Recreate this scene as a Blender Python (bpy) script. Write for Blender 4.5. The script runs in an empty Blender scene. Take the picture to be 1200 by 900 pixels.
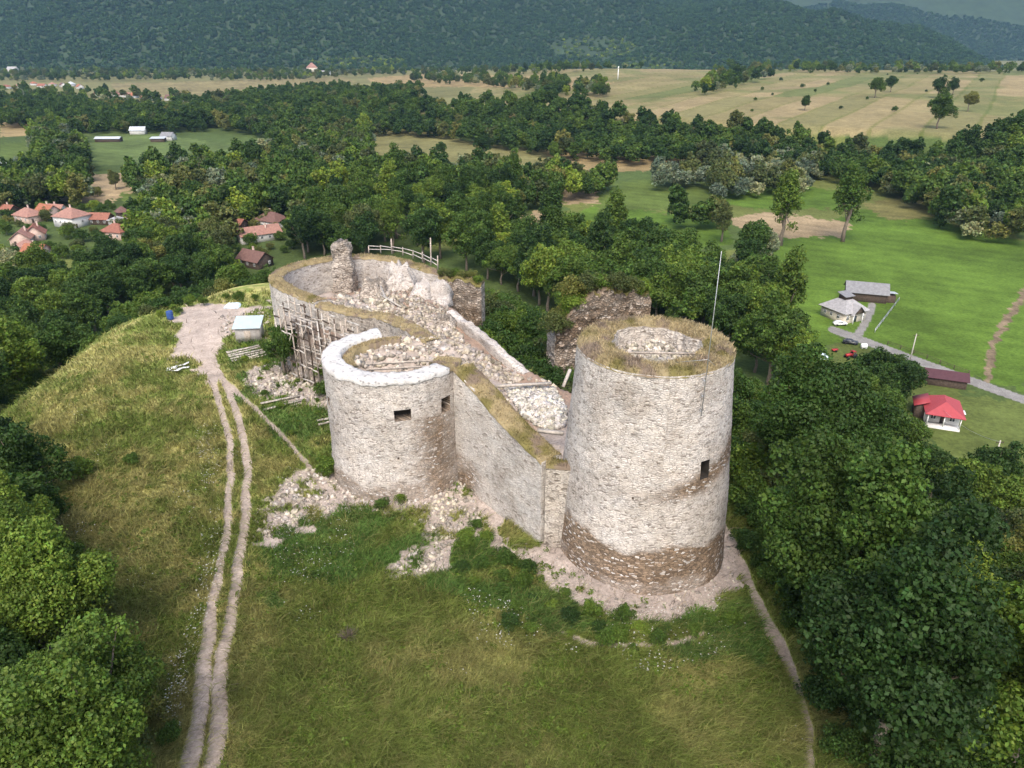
import bpy, math, random
import numpy as np

SC = bpy.context.scene
COL = SC.collection
R = math.radians
rng = np.random.default_rng(7)
random.seed(7)

# ------------------------------------------------------------------ camera, sky, sun, exposure
PITCH, FPX, HC = R(25), 857.0, 82.0
cam_d = bpy.data.cameras.new('camera')
cam_d.sensor_width = 36.0
cam_d.lens = 36.0 * FPX / 1200.0
cam_d.clip_start, cam_d.clip_end = 0.5, 30000
cam = bpy.data.objects.new('camera', cam_d)
cam.location = (0, 0, HC)
cam.rotation_euler = (R(90) - PITCH, 0, 0)
COL.objects.link(cam)
SC.camera = cam

SUN_EL, SUN_AZ = R(54), math.atan2(-0.12, -1.0)      # azimuth from +Y towards +X
world = bpy.data.worlds.new('World')
SC.world = world
world.use_nodes = True
wn = world.node_tree.nodes
sky = wn.new('ShaderNodeTexSky')
sky.sky_type = 'NISHITA'
sky.sun_disc = False
sky.sun_elevation, sky.sun_rotation = SUN_EL, SUN_AZ
sky.air_density, sky.dust_density, sky.ozone_density = 1.0, 4.0, 0.6
world.node_tree.links.new(sky.outputs[0], wn['Background'].inputs[0])
wn['Background'].inputs[1].default_value = 0.15
sun_d = bpy.data.lights.new('sun', 'SUN')
sun_d.energy, sun_d.angle, sun_d.color = 1.25, R(30), (1.0, 0.95, 0.88)
sun = bpy.data.objects.new('sun', sun_d)
sx, sy = math.sin(SUN_AZ) * math.cos(SUN_EL), math.cos(SUN_AZ) * math.cos(SUN_EL)
sun.rotation_euler = (R(90) - SUN_EL, 0, math.atan2(sy, sx) + R(90))
COL.objects.link(sun)
SC.view_settings.view_transform = 'Standard'
SC.view_settings.look = 'None'
SC.view_settings.gamma = 1.0
SC.view_settings.use_curve_mapping = False
SC.view_settings.exposure = 1.12
SC.cycles.max_bounces = 5
SC.cycles.diffuse_bounces = 2
SC.cycles.glossy_bounces = 1
SC.cycles.transmission_bounces = 2
SC.cycles.volume_bounces = 0
SC.cycles.use_denoising = True
HAZE_D = 0.00005

# ------------------------------------------------------------------ numeric helpers
_T = np.random.default_rng(11).random((256, 256))


def vnoise(x, y, s=0):
    x = np.asarray(x, float) + 37.3 * s
    y = np.asarray(y, float) + 91.7 * s
    xi, yi = np.floor(x).astype(int), np.floor(y).astype(int)
    fx, fy = x - xi, y - yi
    fx, fy = fx * fx * (3 - 2 * fx), fy * fy * (3 - 2 * fy)
    a, b = _T[xi & 255, yi & 255], _T[(xi + 1) & 255, yi & 255]
    c, d = _T[xi & 255, (yi + 1) & 255], _T[(xi + 1) & 255, (yi + 1) & 255]
    return (a * (1 - fx) + b * fx) * (1 - fy) + (c * (1 - fx) + d * fx) * fy


def fbm(x, y, s=0, o=4):
    t, a, n = 0.0, 0.5, 0.0
    for k in range(o):
        t = t + a * vnoise(np.asarray(x) * 2 ** k, np.asarray(y) * 2 ** k, s + k * 3)
        n += a
        a *= 0.5
    return t / n


def sstep(a, b, x):
    t = np.clip((np.asarray(x, float) - a) / (b - a), 0, 1)
    return t * t * (3 - 2 * t)


def inside(P, x, y):
    P = np.asarray(P, float)
    r = np.zeros(np.shape(x), bool)
    n = len(P)
    for i in range(n):
        x0, y0 = P[i]
        x1, y1 = P[(i + 1) % n]
        if y0 == y1:
            continue
        c = ((y0 > y) != (y1 > y)) & (x < (x1 - x0) * (y - y0) / (y1 - y0) + x0)
        r ^= c
    return r


def dist_path(P, x, y, closed=False):
    """distance to a polyline, and the parameter 0..n-1 along it"""
    P = np.asarray(P, float)
    best = np.full(np.shape(x), 1e9)
    par = np.zeros(np.shape(x))
    n = len(P) if closed else len(P) - 1
    for i in range(n):
        a, b = P[i], P[(i + 1) % len(P)]
        d = b - a
        t = np.clip(((x - a[0]) * d[0] + (y - a[1]) * d[1]) / (d @ d), 0, 1)
        q = np.hypot(x - a[0] - t * d[0], y - a[1] - t * d[1])
        m = q < best
        best = np.where(m, q, best)
        par = np.where(m, i + t, par)
    return best, par


# ------------------------------------------------------------------ the lie of the land
HILL = [(-30, -30), (-31, 30), (-37, 55), (-46, 80), (-58, 104), (-60, 124), (-52, 138), (-38, 142), (-22, 137),
        (-7, 125), (0, 110), (8, 103), (22, 98), (26, 80), (24.5, 62), (25, 40), (26, -30)]
COURT = [(-4.5, 72.5), (4.2, 62.5), (9, 69), (11, 74), (5.5, 81), (1.2, 85.5), (-7.6, 101), (-12, 112), (-17, 119), (-26, 122),
         (-35, 115), (-37, 109), (-31, 99), (-25, 94.5), (-17, 83.5), (-14, 78)]
SX = np.array([-3000, -1500, -700, -350, -150, 0, 120, 241, 330, 600, 1200, 3000])
SY = np.array([1500, 1300, 1040, 930, 790, 700, 600, 505, 440, 340, 220, 0])


def hz(x, y):
    x, y = np.asarray(x, float), np.asarray(y, float)
    z = 2.2 * (fbm(x / 160, y / 160, 5, 3) - 0.5)
    # wooded scarp with a terrace of fields above it
    ys = np.interp(x, SX, SY) + 30 * (fbm(x / 120, y * 0, 8, 2) - 0.5)
    hs = np.interp(x, [-600, -200, 50, 400], [3, 9, 25, 27])
    terr = hs * sstep(0, 75, y - ys)
    terr = terr + np.clip((y - ys - 80) / 900, 0, 1) * 7 * sstep(-100, 200, x)
    terr = terr + 9 * (fbm(x / 260, y / 260, 21, 3) - 0.5) * sstep(60, 300, y - ys) * sstep(-100, 300, x)
    far = np.interp(x, [-300, 0, 300, 900, 1500], [2300, 1750, 1650, 1560, 1400])
    z = z + terr * (1 - sstep(0, 250, y - far))
    # castle hill
    d, _ = dist_path(HILL, x, y, True)
    inn = inside(HILL, x, y)
    d = np.where(inn, 0, d) + 0.0
    k = np.where(x < np.interp(y, [0, 140], [0, -25]), np.interp(y, [50, 90, 120], [88.0, 62.0, 50.0]), 34.0)
    k = np.where(y > 125, np.minimum(k, 40), k)
    lim = 0.8 * k / 2
    drop = np.where(d < lim, d * d / k, lim * lim / k + 0.8 * (d - lim))
    top = 36.0 + 1.2 * sstep(58, 100, y) + 0.9 * sstep(-10, -40, x) - 1.6 * sstep(0, 25, x) * sstep(85, 60, y)
    top = top + 1.2 * (fbm(x / 14, y / 14, 2, 3) - 0.5) - 0.010 * np.clip(-12 - x, 0, 60) * np.clip((100 - y) / 40, 0, 1)
    hill = np.maximum(top - drop, -3)
    hill = hill + 1.6 * (fbm(x / 25, y / 25, 31, 3) - 0.5) * sstep(0, 30, d)
    # raised courtyard inside the walls
    dc, _ = dist_path(COURT, x, y, True)
    dc = np.where(inside(COURT, x, y), -dc, dc)
    zc = np.interp(y, [62, 76, 90, 102, 110, 122], [43.6, 44.0, 45.4, 46.3, 45.0, 44.0])
    for hx, hy, hr, hh in ((-17.5, 104, 8.5, 2.3), (-12, 97, 6, 1.3), (2.6, 74.5, 5.2, 1.3), (-8, 88, 5.5, 1.7), (-22, 112, 6, 1.5), (-25, 100, 4, 1.2), (-15, 111, 5, 1.8)):
        q = np.hypot(x - hx, y - hy) / hr
        zc = zc + hh * np.exp(-q * q * 2) * (0.75 + 0.5 * vnoise(x / 1.1, y / 1.1, 4))
    zc = zc + 0.35 * (vnoise(x / 2.2, y / 2.2, 6) - 0.5)
    zc = zc - 0.35
    w = 1 - sstep(-0.2, 1.6, dc)
    hill = hill * (1 - w) + np.maximum(zc, hill) * w
    # smooth union of hill and valley
    return np.maximum(z, hill)


TC0, BC0 = (13.1, 62.2), (-13.2, 75.6)


def is_hill(x, y):
    d, _ = dist_path(HILL, x, y, True)
    return inside(HILL, x, y) | (d < 46)


cp, sp = math.cos(PITCH), math.sin(PITCH)


def ray(u, v):
    dx, dy = (np.asarray(u, float) - 600) / FPX, -(np.asarray(v, float) - 450) / FPX
    return dx, cp + dy * sp, -sp + dy * cp


def proj(x, y, z):
    fz = y * cp - (z - HC) * sp
    uz = y * sp + (z - HC) * cp
    fz = np.where(fz < 0.1, 0.1, fz)
    return 600 + FPX * x / fz, 450 - FPX * uz / fz


LAND = {}


def land_rows():
    """the polar grid the ground is laid on: bearings and distances from below the camera"""
    az = np.radians(np.concatenate([np.linspace(-180, -52, 40)[:-1], np.linspace(-52, 52, 1060), np.linspace(52, 180, 40)[1:-1]]))
    rr = [3.0, 10.0, 18.0, 24.0]
    while rr[-1] < 9000:
        r = rr[-1]
        d = 0.32 if r < 75 else 0.62 if r < 165 else max(0.62, r * r / (FPX * 82) * 0.95)
        rr.append(r + min(d, 260))
    rr = np.array(rr)
    A, Rr = np.meshgrid(az, rr)
    x, y = np.sin(A) * Rr, np.cos(A) * Rr
    LAND.update(az=az, rr=rr, x=x, y=y, z=hz(x, y))


def hzf(x, y):
    """height of the ground sheet, read from its grid"""
    x, y = np.asarray(x, float), np.asarray(y, float)
    az, rr, z = LAND['az'], LAND['rr'], LAND['z']
    a, r = np.arctan2(x, y), np.clip(np.hypot(x, y), rr[0], rr[-1] - 1)
    i = np.clip(np.searchsorted(az, a) - 1, 0, len(az) - 2)
    j = np.clip(np.searchsorted(rr, r) - 1, 0, len(rr) - 2)
    p = np.clip((a - az[i]) / (az[i + 1] - az[i]), 0, 1)
    q = (r - rr[j]) / (rr[j + 1] - rr[j])
    return (z[j, i] * (1 - p) + z[j, i + 1] * p) * (1 - q) + (z[j + 1, i] * (1 - p) + z[j + 1, i + 1] * p) * q


def gv(u, v, up=0.0):
    """points where the sight lines (u, v) of the photograph meet the land raised by up"""
    u, v = np.broadcast_arrays(np.asarray(u, float), np.asarray(v, float))
    u, v = u.ravel(), v.ravel()
    dx, dy, dz = ray(u, v)
    t = np.full(u.shape, 20.0)
    act = np.arange(len(u))
    done = np.zeros(u.shape, bool)
    for _ in range(420):
        tt = t[act]
        gap = HC + dz[act] * tt - hzf(dx[act] * tt, dy[act] * tt) - up
        hit = gap < 0.02
        done[act[hit]] = True
        t[act] = np.where(hit, tt, tt + np.clip(gap * 0.75, 0.05, 60))
        act = act[~hit & (t[act] < 6000)]
        if not len(act):
            break
    x, y = dx * t, dy * t
    return x, y, hzf(x, y), done


def G(u, v, up=0.0):
    x, y, z, _ = gv(np.array([u]), np.array([v]), up)
    return float(x[0]), float(y[0]), float(z[0])


def Z(u, v, z):
    dx, dy, dz = ray(u, v)
    t = (z - HC) / dz
    return float(dx * t), float(dy * t)


# ------------------------------------------------------------------ mesh helpers
def mesh_np(name, V, quads=None, tris=None, mat=None, uv=None, col=None, smooth=False, extra=None):
    V = np.asarray(V, np.float32)
    q = np.zeros((0, 4), np.int32) if quads is None or len(quads) == 0 else np.asarray(quads, np.int32)
    t = np.zeros((0, 3), np.int32) if tris is None or len(tris) == 0 else np.asarray(tris, np.int32)
    me = bpy.data.meshes.new(name)
    me.vertices.add(len(V))
    me.vertices.foreach_set('co', V.ravel())
    loops = np.concatenate([q.ravel(), t.ravel()])
    me.loops.add(len(loops))
    me.loops.foreach_set('vertex_index', loops)
    me.polygons.add(len(q) + len(t))
    st = np.concatenate([np.arange(len(q)) * 4, len(q) * 4 + np.arange(len(t)) * 3]).astype(np.int32)
    me.polygons.foreach_set('loop_start', st)
    if smooth:
        me.polygons.foreach_set('use_smooth', np.ones(len(st), bool))
    if uv is not None:
        l = me.uv_layers.new(name='UVMap')
        l.data.foreach_set('uv', np.asarray(uv, np.float32)[loops].ravel())
    if col is not None:
        c = np.asarray(col, np.float32)
        if c.shape[1] == 3:
            c = np.hstack([c, np.ones((len(c), 1), np.float32)])
        a = me.attributes.new('Col', 'FLOAT_COLOR', 'POINT')
        a.data.foreach_set('color', c.ravel())
    for k, vals in (extra or {}).items():
        a = me.attributes.new(k, 'FLOAT', 'POINT')
        a.data.foreach_set('value', np.asarray(vals, np.float32))
    if mat is not None:
        me.materials.append(mat)
    me.update(calc_edges=True)
    return me


def link(name, me, parent=None, loc=None, rz=0.0):
    o = bpy.data.objects.new(name, me)
    COL.objects.link(o)
    if parent is not None:
        o.parent = parent
    if loc is not None:
        o.location = loc
    if rz:
        o.rotation_euler = (0, 0, rz)
    return o


def tag(o, label=None, cat=None, group=None, kind=None):
    if label:
        o['label'] = label
    if cat:
        o['category'] = cat
    if group:
        o['group'] = group
    if kind:
        o['kind'] = kind
    return o


def thing(name, label, cat, loc=(0, 0, 0), rz=0.0, group=None):
    o = bpy.data.objects.new(name, None)
    o.empty_display_size = 0.5
    COL.objects.link(o)
    o.location = loc
    o.rotation_euler = (0, 0, rz)
    return tag(o, label, cat, group)


class MB:
    """collects simple solids into one mesh"""

    def __init__(s):
        s.v, s.q, s.t, s.n = [], [], [], 0

    def add(s, v, q=(), t=()):
        v = np.asarray(v, float)
        s.v.append(v)
        if len(q):
            s.q.append(np.asarray(q, int) + s.n)
        if len(t):
            s.t.append(np.asarray(t, int) + s.n)
        s.n += len(v)
        return s

    def box(s, x0, x1, y0, y1, z0, z1, rz=0.0, o=(0, 0, 0)):
        v = np.array([(x, y, z) for z in (z0, z1) for y in (y0, y1) for x in (x0, x1)], float)
        c, n = math.cos(rz), math.sin(rz)
        v = np.stack([v[:, 0] * c - v[:, 1] * n + o[0], v[:, 0] * n + v[:, 1] * c + o[1], v[:, 2] + o[2]], 1)
        return s.add(v, [(0, 2, 3, 1), (4, 5, 7, 6), (0, 1, 5, 4), (1, 3, 7, 5), (3, 2, 6, 7), (2, 0, 4, 6)])

    def beam(s, a, b, w, h=None):
        """square bar between two points"""
        a, b = np.asarray(a, float), np.asarray(b, float)
        h = h or w
        d = b - a
        d = d / np.linalg.norm(d)
        up = np.array([0, 0, 1.0]) if abs(d[2]) < 0.95 else np.array([1.0, 0, 0])
        e = np.cross(d, up)
        e /= np.linalg.norm(e)
        f = np.cross(e, d)
        v = [p + e * i * w / 2 + f * j * h / 2 for p in (a, b) for j in (-1, 1) for i in (-1, 1)]
        return s.add(v, [(0, 2, 3, 1), (4, 5, 7, 6), (0, 1, 5, 4), (1, 3, 7, 5), (3, 2, 6, 7), (2, 0, 4, 6)])

    def tube(s, pts, rad, n=7, cap=True):
        pts = np.asarray(pts, float)
        rad = np.broadcast_to(rad, (len(pts),))
        rings = []
        for i, p in enumerate(pts):
            d = pts[min(i + 1, len(pts) - 1)] - pts[max(i - 1, 0)]
            d = d / (np.linalg.norm(d) + 1e-9)
            up = np.array([0, 0, 1.0]) if abs(d[2]) < 0.9 else np.array([1.0, 0, 0])
            e = np.cross(d, up)
            e /= np.linalg.norm(e)
            f = np.cross(e, d)
            a = np.arange(n) * 2 * math.pi / n
            rings.append(p + rad[i] * (np.cos(a)[:, None] * e + np.sin(a)[:, None] * f))
        q = [(i * n + j, i * n + (j + 1) % n, (i + 1) * n + (j + 1) % n, (i + 1) * n + j) for i in range(len(pts) - 1) for j in range(n)]
        v = np.concatenate(rings)
        t = []
        if cap:
            v = np.concatenate([v, pts[:1], pts[-1:]])
            m = len(v)
            t = [(m - 2, (j + 1) % n, j) for j in range(n)] + [(m - 1, (len(pts) - 1) * n + j, (len(pts) - 1) * n + (j + 1) % n) for j in range(n)]
        return s.add(v, q, t)

    def prism(s, poly, y0, y1):
        """polygon in x, z pulled along y"""
        n = len(poly)
        v = [(x, y0, z) for x, z in poly] + [(x, y1, z) for x, z in poly]
        q = [(i, (i + 1) % n, n + (i + 1) % n, n + i) for i in range(n)]
        t = [(0, i + 1, i) for i in range(1, n - 1)] + [(n, n + i, n + i + 1) for i in range(1, n - 1)]
        return s.add(v, q, t)

    def arrays(s):
        V = np.concatenate(s.v)
        return V, (np.concatenate(s.q) if s.q else None), (np.concatenate(s.t) if s.t else None)

    def mesh(s, name, mat):
        V, q, t = s.arrays()
        return mesh_np(name, V, q, t, mat)

    def build(s, name, mat, parent=None, loc=None, rz=0.0):
        return link(name, s.mesh(name, mat), parent, loc, rz)


# ------------------------------------------------------------------ materials
def new_mat(name):
    m = bpy.data.materials.new(name)
    m.use_nodes = True
    nt = m.node_tree
    b = nt.nodes['Principled BSDF']
    b.inputs['Roughness'].default_value = 0.9
    b.inputs['Specular IOR Level'].default_value = 0.2
    return m, nt, b


def nd(nt, t, **kw):
    n = nt.nodes.new(t)
    for k, v in kw.items():
        if hasattr(n, k):
            setattr(n, k, v)
        else:
            n.inputs[k].default_value = v
    return n


def mix(nt, fac, a, b, mode='MIX'):
    m = nt.nodes.new('ShaderNodeMix')
    m.data_type = 'RGBA'
    m.blend_type = mode
    for s, v in ((m.inputs[0], fac), (m.inputs[6], a), (m.inputs[7], b)):
        if hasattr(v, 'is_linked') or hasattr(v, 'links'):
            nt.links.new(v, s)
        elif isinstance(v, (tuple, list)):
            s.default_value = (*v[:3], 1)
        else:
            s.default_value = v
    return m.outputs[2]


def ramp(nt, src, stops):
    r = nt.nodes.new('ShaderNodeValToRGB')
    e = r.color_ramp.elements
    while len(e) < len(stops):
        e.new(0.5)
    for k, (p, c) in zip(e, stops):
        k.position = p
        k.color = (*c, 1) if isinstance(c, (tuple, list)) else (c, c, c, 1)
    nt.links.new(src, r.inputs[0])
    return r.outputs[0]


def noise(nt, scale, detail=4, vec=None, rough=0.6, out='Fac', dist=0.0):
    n = nt.nodes.new('ShaderNodeTexNoise')
    n.inputs['Scale'].default_value = scale
    n.inputs['Detail'].default_value = detail
    n.inputs['Roughness'].default_value = rough
    n.inputs['Distortion'].default_value = dist
    if vec is not None:
        nt.links.new(vec, n.inputs['Vector'])
    return n.outputs[out]


def bump(nt, b, h, strength, dist=0.1):
    n = nt.nodes.new('ShaderNodeBump')
    n.inputs['Strength'].default_value = strength
    n.inputs['Distance'].default_value = dist
    nt.links.new(h, n.inputs['Height'])
    nt.links.new(n.outputs[0], b.inputs['Normal'])


def coords(nt, which='Object', scale=None):
    t = nt.nodes.new('ShaderNodeTexCoord')
    o = t.outputs[which]
    if scale is not None:
        m = nt.nodes.new('ShaderNodeMapping')
        m.inputs['Scale'].default_value = scale
        nt.links.new(o, m.inputs['Vector'])
        o = m.outputs[0]
    return o


def plain(name, c, rough=0.8, var=0.25, scale=1.5, metal=0.0, spec=0.25):
    m, nt, b = new_mat(name)
    f = noise(nt, scale, 6, coords(nt))
    k = tuple(x * (1 - var) for x in c)
    l = tuple(min(1, x * (1 + var)) for x in c)
    nt.links.new(ramp(nt, f, [(0.3, k), (0.7, l)]), b.inputs['Base Color'])
    b.inputs['Roughness'].default_value = rough
    b.inputs['Metallic'].default_value = metal
    b.inputs['Specular IOR Level'].default_value = spec
    return m


def masonry(name, pale, grey, dark, brown, cell=(0.40, 0.16), mortar=0.55, bumps=0.5, contrast=0.65):
    """rubble stonework laid in rough courses; UVs are in metres; attribute 'stain' brings the old brown stone"""
    m, nt, b = new_mat(name)
    L = nt.links.new
    uv = coords(nt, 'UV')
    wob = nd(nt, 'ShaderNodeTexNoise', Scale=1.3, Detail=5.0)
    L(uv, wob.inputs['Vector'])
    mp = nd(nt, 'ShaderNodeMapping')
    mp.inputs['Scale'].default_value = (1 / cell[0], 1 / cell[1], 1)
    add = nd(nt, 'ShaderNodeVectorMath', operation='MULTIPLY_ADD')
    L(wob.outputs['Color'], add.inputs[0])
    add.inputs[1].default_value = (0.55, 0.34, 0)
    L(uv, add.inputs[2])
    L(add.outputs[0], mp.inputs['Vector'])
    v1 = nd(nt, 'ShaderNodeTexVoronoi', voronoi_dimensions='2D', feature='F1', Scale=1.0, Randomness=1.0)
    v2 = nd(nt, 'ShaderNodeTexVoronoi', voronoi_dimensions='2D', feature='DISTANCE_TO_EDGE', Scale=1.0, Randomness=1.0)
    L(mp.outputs[0], v1.inputs['Vector'])
    L(mp.outputs[0], v2.inputs['Vector'])
    cid = nd(nt, 'ShaderNodeSeparateColor')
    L(v1.outputs['Color'], cid.inputs[0])
    stone = ramp(nt, cid.outputs[0], [(0.0, dark), (0.13, grey), (0.38, pale), (0.8, tuple(min(.9, c * 1.12) for c in pale)), (1.0, grey)])
    # old, brown, unpointed stone
    bst = ramp(nt, cid.outputs[1], [(0.0, tuple(c * 0.5 for c in brown)), (0.45, brown), (0.8, tuple(c * 1.45 for c in brown)), (1.0, tuple(min(.8, c * 2.0) for c in grey))])
    st = nd(nt, 'ShaderNodeAttribute', attribute_name='stain')
    n1 = noise(nt, 0.8, 5, uv, 0.65)
    sm = nd(nt, 'ShaderNodeMath', operation='MULTIPLY_ADD')
    L(n1, sm.inputs[0])
    sm.inputs[1].default_value = 0.75
    L(st.outputs['Fac'], sm.inputs[2])
    sfac = ramp(nt, sm.outputs[0], [(0.50, 0.0), (1.12, 0.95)])
    body = mix(nt, sfac, stone, bst)
    # lime mortar in the joints: pale and flush where repointed, deep and dark where old
    joint = ramp(nt, v2.outputs['Distance'], [(0.0, 1.0), (0.05, 1.0), (0.14, 0.0)])
    jn = noise(nt, 1.6, 4, uv)
    jc = mix(nt, ramp(nt, jn, [(0.42, 0.0), (0.6, 1.0)]), tuple(c * mortar for c in grey), tuple(min(.9, c * 1.05) for c in pale))
    jc = mix(nt, sfac, jc, tuple(c * 0.45 for c in brown))
    body = mix(nt, joint, body, jc)
    # broad weathering
    w1 = ramp(nt, noise(nt, 0.16, 6, uv, 0.6), [(0.3, (0.64, 0.62, 0.60)), (0.60, (1.0, 0.99, 0.98))])
    body = mix(nt, 1.0, body, w1, 'MULTIPLY')
    w3 = ramp(nt, noise(nt, 0.42, 7, uv, 0.7), [(0.35, (1.0, 1.0, 1.0)), (0.62, (0.98, 0.93, 0.87)), (0.78, (0.80, 0.72, 0.64))])
    body = mix(nt, 0.8, body, w3, 'MULTIPLY')
    w2 = ramp(nt, noise(nt, 5.0, 5, uv, 0.7), [(0.28, 0.45), (0.58, 1.05)])
    body = mix(nt, contrast, body, w2, 'MULTIPLY')
    L(body, b.inputs['Base Color'])
    hgt = nd(nt, 'ShaderNodeMath', operation='MULTIPLY_ADD')
    L(v2.outputs['Distance'], hgt.inputs[0])
    hgt.inputs[1].default_value = 1.6
    hh = nd(nt, 'ShaderNodeMath', operation='MULTIPLY_ADD')
    L(noise(nt, 6.0, 5, uv, 0.7), hh.inputs[0])
    hh.inputs[1].default_value = 0.55
    L(cid.outputs[2], hgt.inputs[2])
    L(hgt.outputs[0], hh.inputs[2])
    bump(nt, b, hh.outputs[0], bumps, 0.12)
    return m


PALE, GREY, DARKST, BROWN = (0.61, 0.575, 0.54), (0.50, 0.468, 0.435), (0.235, 0.205, 0.18), (0.26, 0.19, 0.13)
M_STONE = masonry('tower_stone', PALE, GREY, DARKST, BROWN)
M_STONE2 = masonry('wall_stone', (0.52, 0.485, 0.435), (0.37, 0.34, 0.305), (0.17, 0.145, 0.12), BROWN, (0.42, 0.22), 0.5)
M_STONE3 = masonry('ruin_stone', (0.50, 0.455, 0.40), (0.34, 0.30, 0.26), (0.14, 0.115, 0.095), (0.22, 0.16, 0.11), (0.5, 0.34), 0.35, 1.0)
M_SMOOTH = masonry('pointed_stone', (0.60, 0.575, 0.545), (0.50, 0.475, 0.445), (0.30, 0.27, 0.24), BROWN, (0.5, 0.24), 0.8, 0.55)


def rubble_mat():
    m, nt, b = new_mat('loose_stone')
    a = nd(nt, 'ShaderNodeAttribute', attribute_name='Col')
    w = ramp(nt, noise(nt, 3.0, 5, coords(nt), 0.7), [(0.25, 0.6), (0.65, 1.1)])
    nt.links.new(mix(nt, 1.0, a.outputs['Color'], w, 'MULTIPLY'), b.inputs['Base Color'])
    return m


M_LOOSE = rubble_mat()


def mortar_mat():
    m, nt, b = new_mat('fresh_lime_mortar')
    c = coords(nt)
    f = ramp(nt, noise(nt, 1.4, 6, c, 0.7), [(0.22, (0.30, 0.28, 0.25)), (0.42, (0.54, 0.52, 0.49)), (0.7, (0.68, 0.665, 0.64))])
    v = nd(nt, 'ShaderNodeTexVoronoi', feature='F1', Scale=1.6)
    nt.links.new(c, v.inputs['Vector'])
    s = ramp(nt, v.outputs['Distance'], [(0.14, 0.35), (0.30, 1.0)])
    nt.links.new(mix(nt, 0.7, f, s, 'MULTIPLY'), b.inputs['Base Color'])
    bump(nt, b, noise(nt, 3, 8, c, 0.75), 1.0, 0.25)
    return m


M_MORTAR = mortar_mat()


def attr_mat(name, var=0.3, scale=2.0, rough=0.95, fine=None, b_s=0.0, trans=0.0):
    """colour from the painted attribute, broken up by noise"""
    m, nt, b = new_mat(name)
    c = coords(nt)
    a = nd(nt, 'ShaderNodeAttribute', attribute_name='Col')
    w = ramp(nt, noise(nt, scale, 8, c, 0.7), [(0.25, 1 - var), (0.72, 1 + var)])
    o = mix(nt, 1.0, a.outputs['Color'], w, 'MULTIPLY')
    if fine:
        w2 = ramp(nt, noise(nt, fine, 6, c, 0.75), [(0.3, 0.62), (0.7, 1.3)])
        o = mix(nt, 1.0, o, w2, 'MULTIPLY')
    nt.links.new(o, b.inputs['Base Color'])
    b.inputs['Roughness'].default_value = rough
    b.inputs['Specular IOR Level'].default_value = 0.1
    if b_s:
        bump(nt, b, noise(nt, fine or scale, 8, c, 0.75), b_s, 0.3)
    if trans:
        tr = nd(nt, 'ShaderNodeBsdfTranslucent')
        nt.links.new(o, tr.inputs[0])
        ms = nd(nt, 'ShaderNodeMixShader')
        ms.inputs[0].default_value = trans
        nt.links.new(b.outputs[0], ms.inputs[1])
        nt.links.new(tr.outputs[0], ms.inputs[2])
        nt.links.new(ms.outputs[0], nt.nodes['Material Output'].inputs[0])
    return m


M_GROUND = attr_mat('turf_and_fields', 0.3, 0.12, fine=0.9, b_s=0.5)
M_DIRT = attr_mat('trodden_earth', 0.25, 0.5, fine=3.5, b_s=0.5)
M_BLADE = attr_mat('grass_blades', 0.15, 0.5, trans=0.45)


def leaf_mat(name, c, hue=0.03):
    m, nt, b = new_mat(name)
    a = nd(nt, 'ShaderNodeAttribute', attribute_name='Col')
    oi = nd(nt, 'ShaderNodeObjectInfo')
    v = ramp(nt, oi.outputs['Random'], [(0.0, (0.55, 0.62, 0.62)), (0.35, (0.88, 0.92, 0.85)), (0.7, (1.18, 1.12, 0.95)), (1.0, (1.7, 1.45, 1.05))])
    o = mix(nt, 1.0, a.outputs['Color'], c, 'MULTIPLY')
    o = mix(nt, 1.0, o, v, 'MULTIPLY')
    nt.links.new(o, b.inputs['Base Color'])
    b.inputs['Roughness'].default_value = 0.62
    b.inputs['Specular IOR Level'].default_value = 0.22
    tr = nd(nt, 'ShaderNodeBsdfTranslucent')
    nt.links.new(mix(nt, 1.0, o, (1.1, 1.25, 0.6), 'MULTIPLY'), tr.inputs[0])
    ms = nd(nt, 'ShaderNodeMixShader')
    ms.inputs[0].default_value = 0.22
    nt.links.new(b.outputs[0], ms.inputs[1])
    nt.links.new(tr.outputs[0], ms.inputs[2])
    nt.links.new(ms.outputs[0], nt.nodes['Material Output'].inputs[0])
    return m


LEAF = {'mid': leaf_mat('leaves_mid', (0.058, 0.106, 0.019)), 'dark': leaf_mat('leaves_dark', (0.036, 0.074, 0.015)),
        'light': leaf_mat('leaves_light', (0.105, 0.165, 0.026)), 'silver': leaf_mat('leaves_silver', (0.150, 0.185, 0.125)),
        'olive': leaf_mat('leaves_olive', (0.092, 0.112, 0.036)), 'hill': leaf_mat('leaves_mountain', (0.027, 0.066, 0.025))}
M_BARK = plain('bark', (0.16, 0.13, 0.10), 0.9, 0.35, 4)
M_DEADWOOD = plain('bleached_wood', (0.42, 0.39, 0.35), 0.9, 0.3, 4)
M_WOOD = plain('weathered_timber', (0.36, 0.31, 0.26), 0.9, 0.4, 3)
M_WOODD = plain('old_dark_timber', (0.075, 0.055, 0.042), 0.9, 0.4, 2)
M_PLANK = plain('new_plank', (0.42, 0.38, 0.33), 0.85, 0.35, 3)
M_SHADE = plain('painted_shade', (0.03, 0.026, 0.022), 0.95, 0.3, 1)  # near-black colour painted in for the shade inside wall openings
M_STEEL = plain('galvanised_steel', (0.45, 0.46, 0.47), 0.45, 0.2, 3, 0.6)


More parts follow.
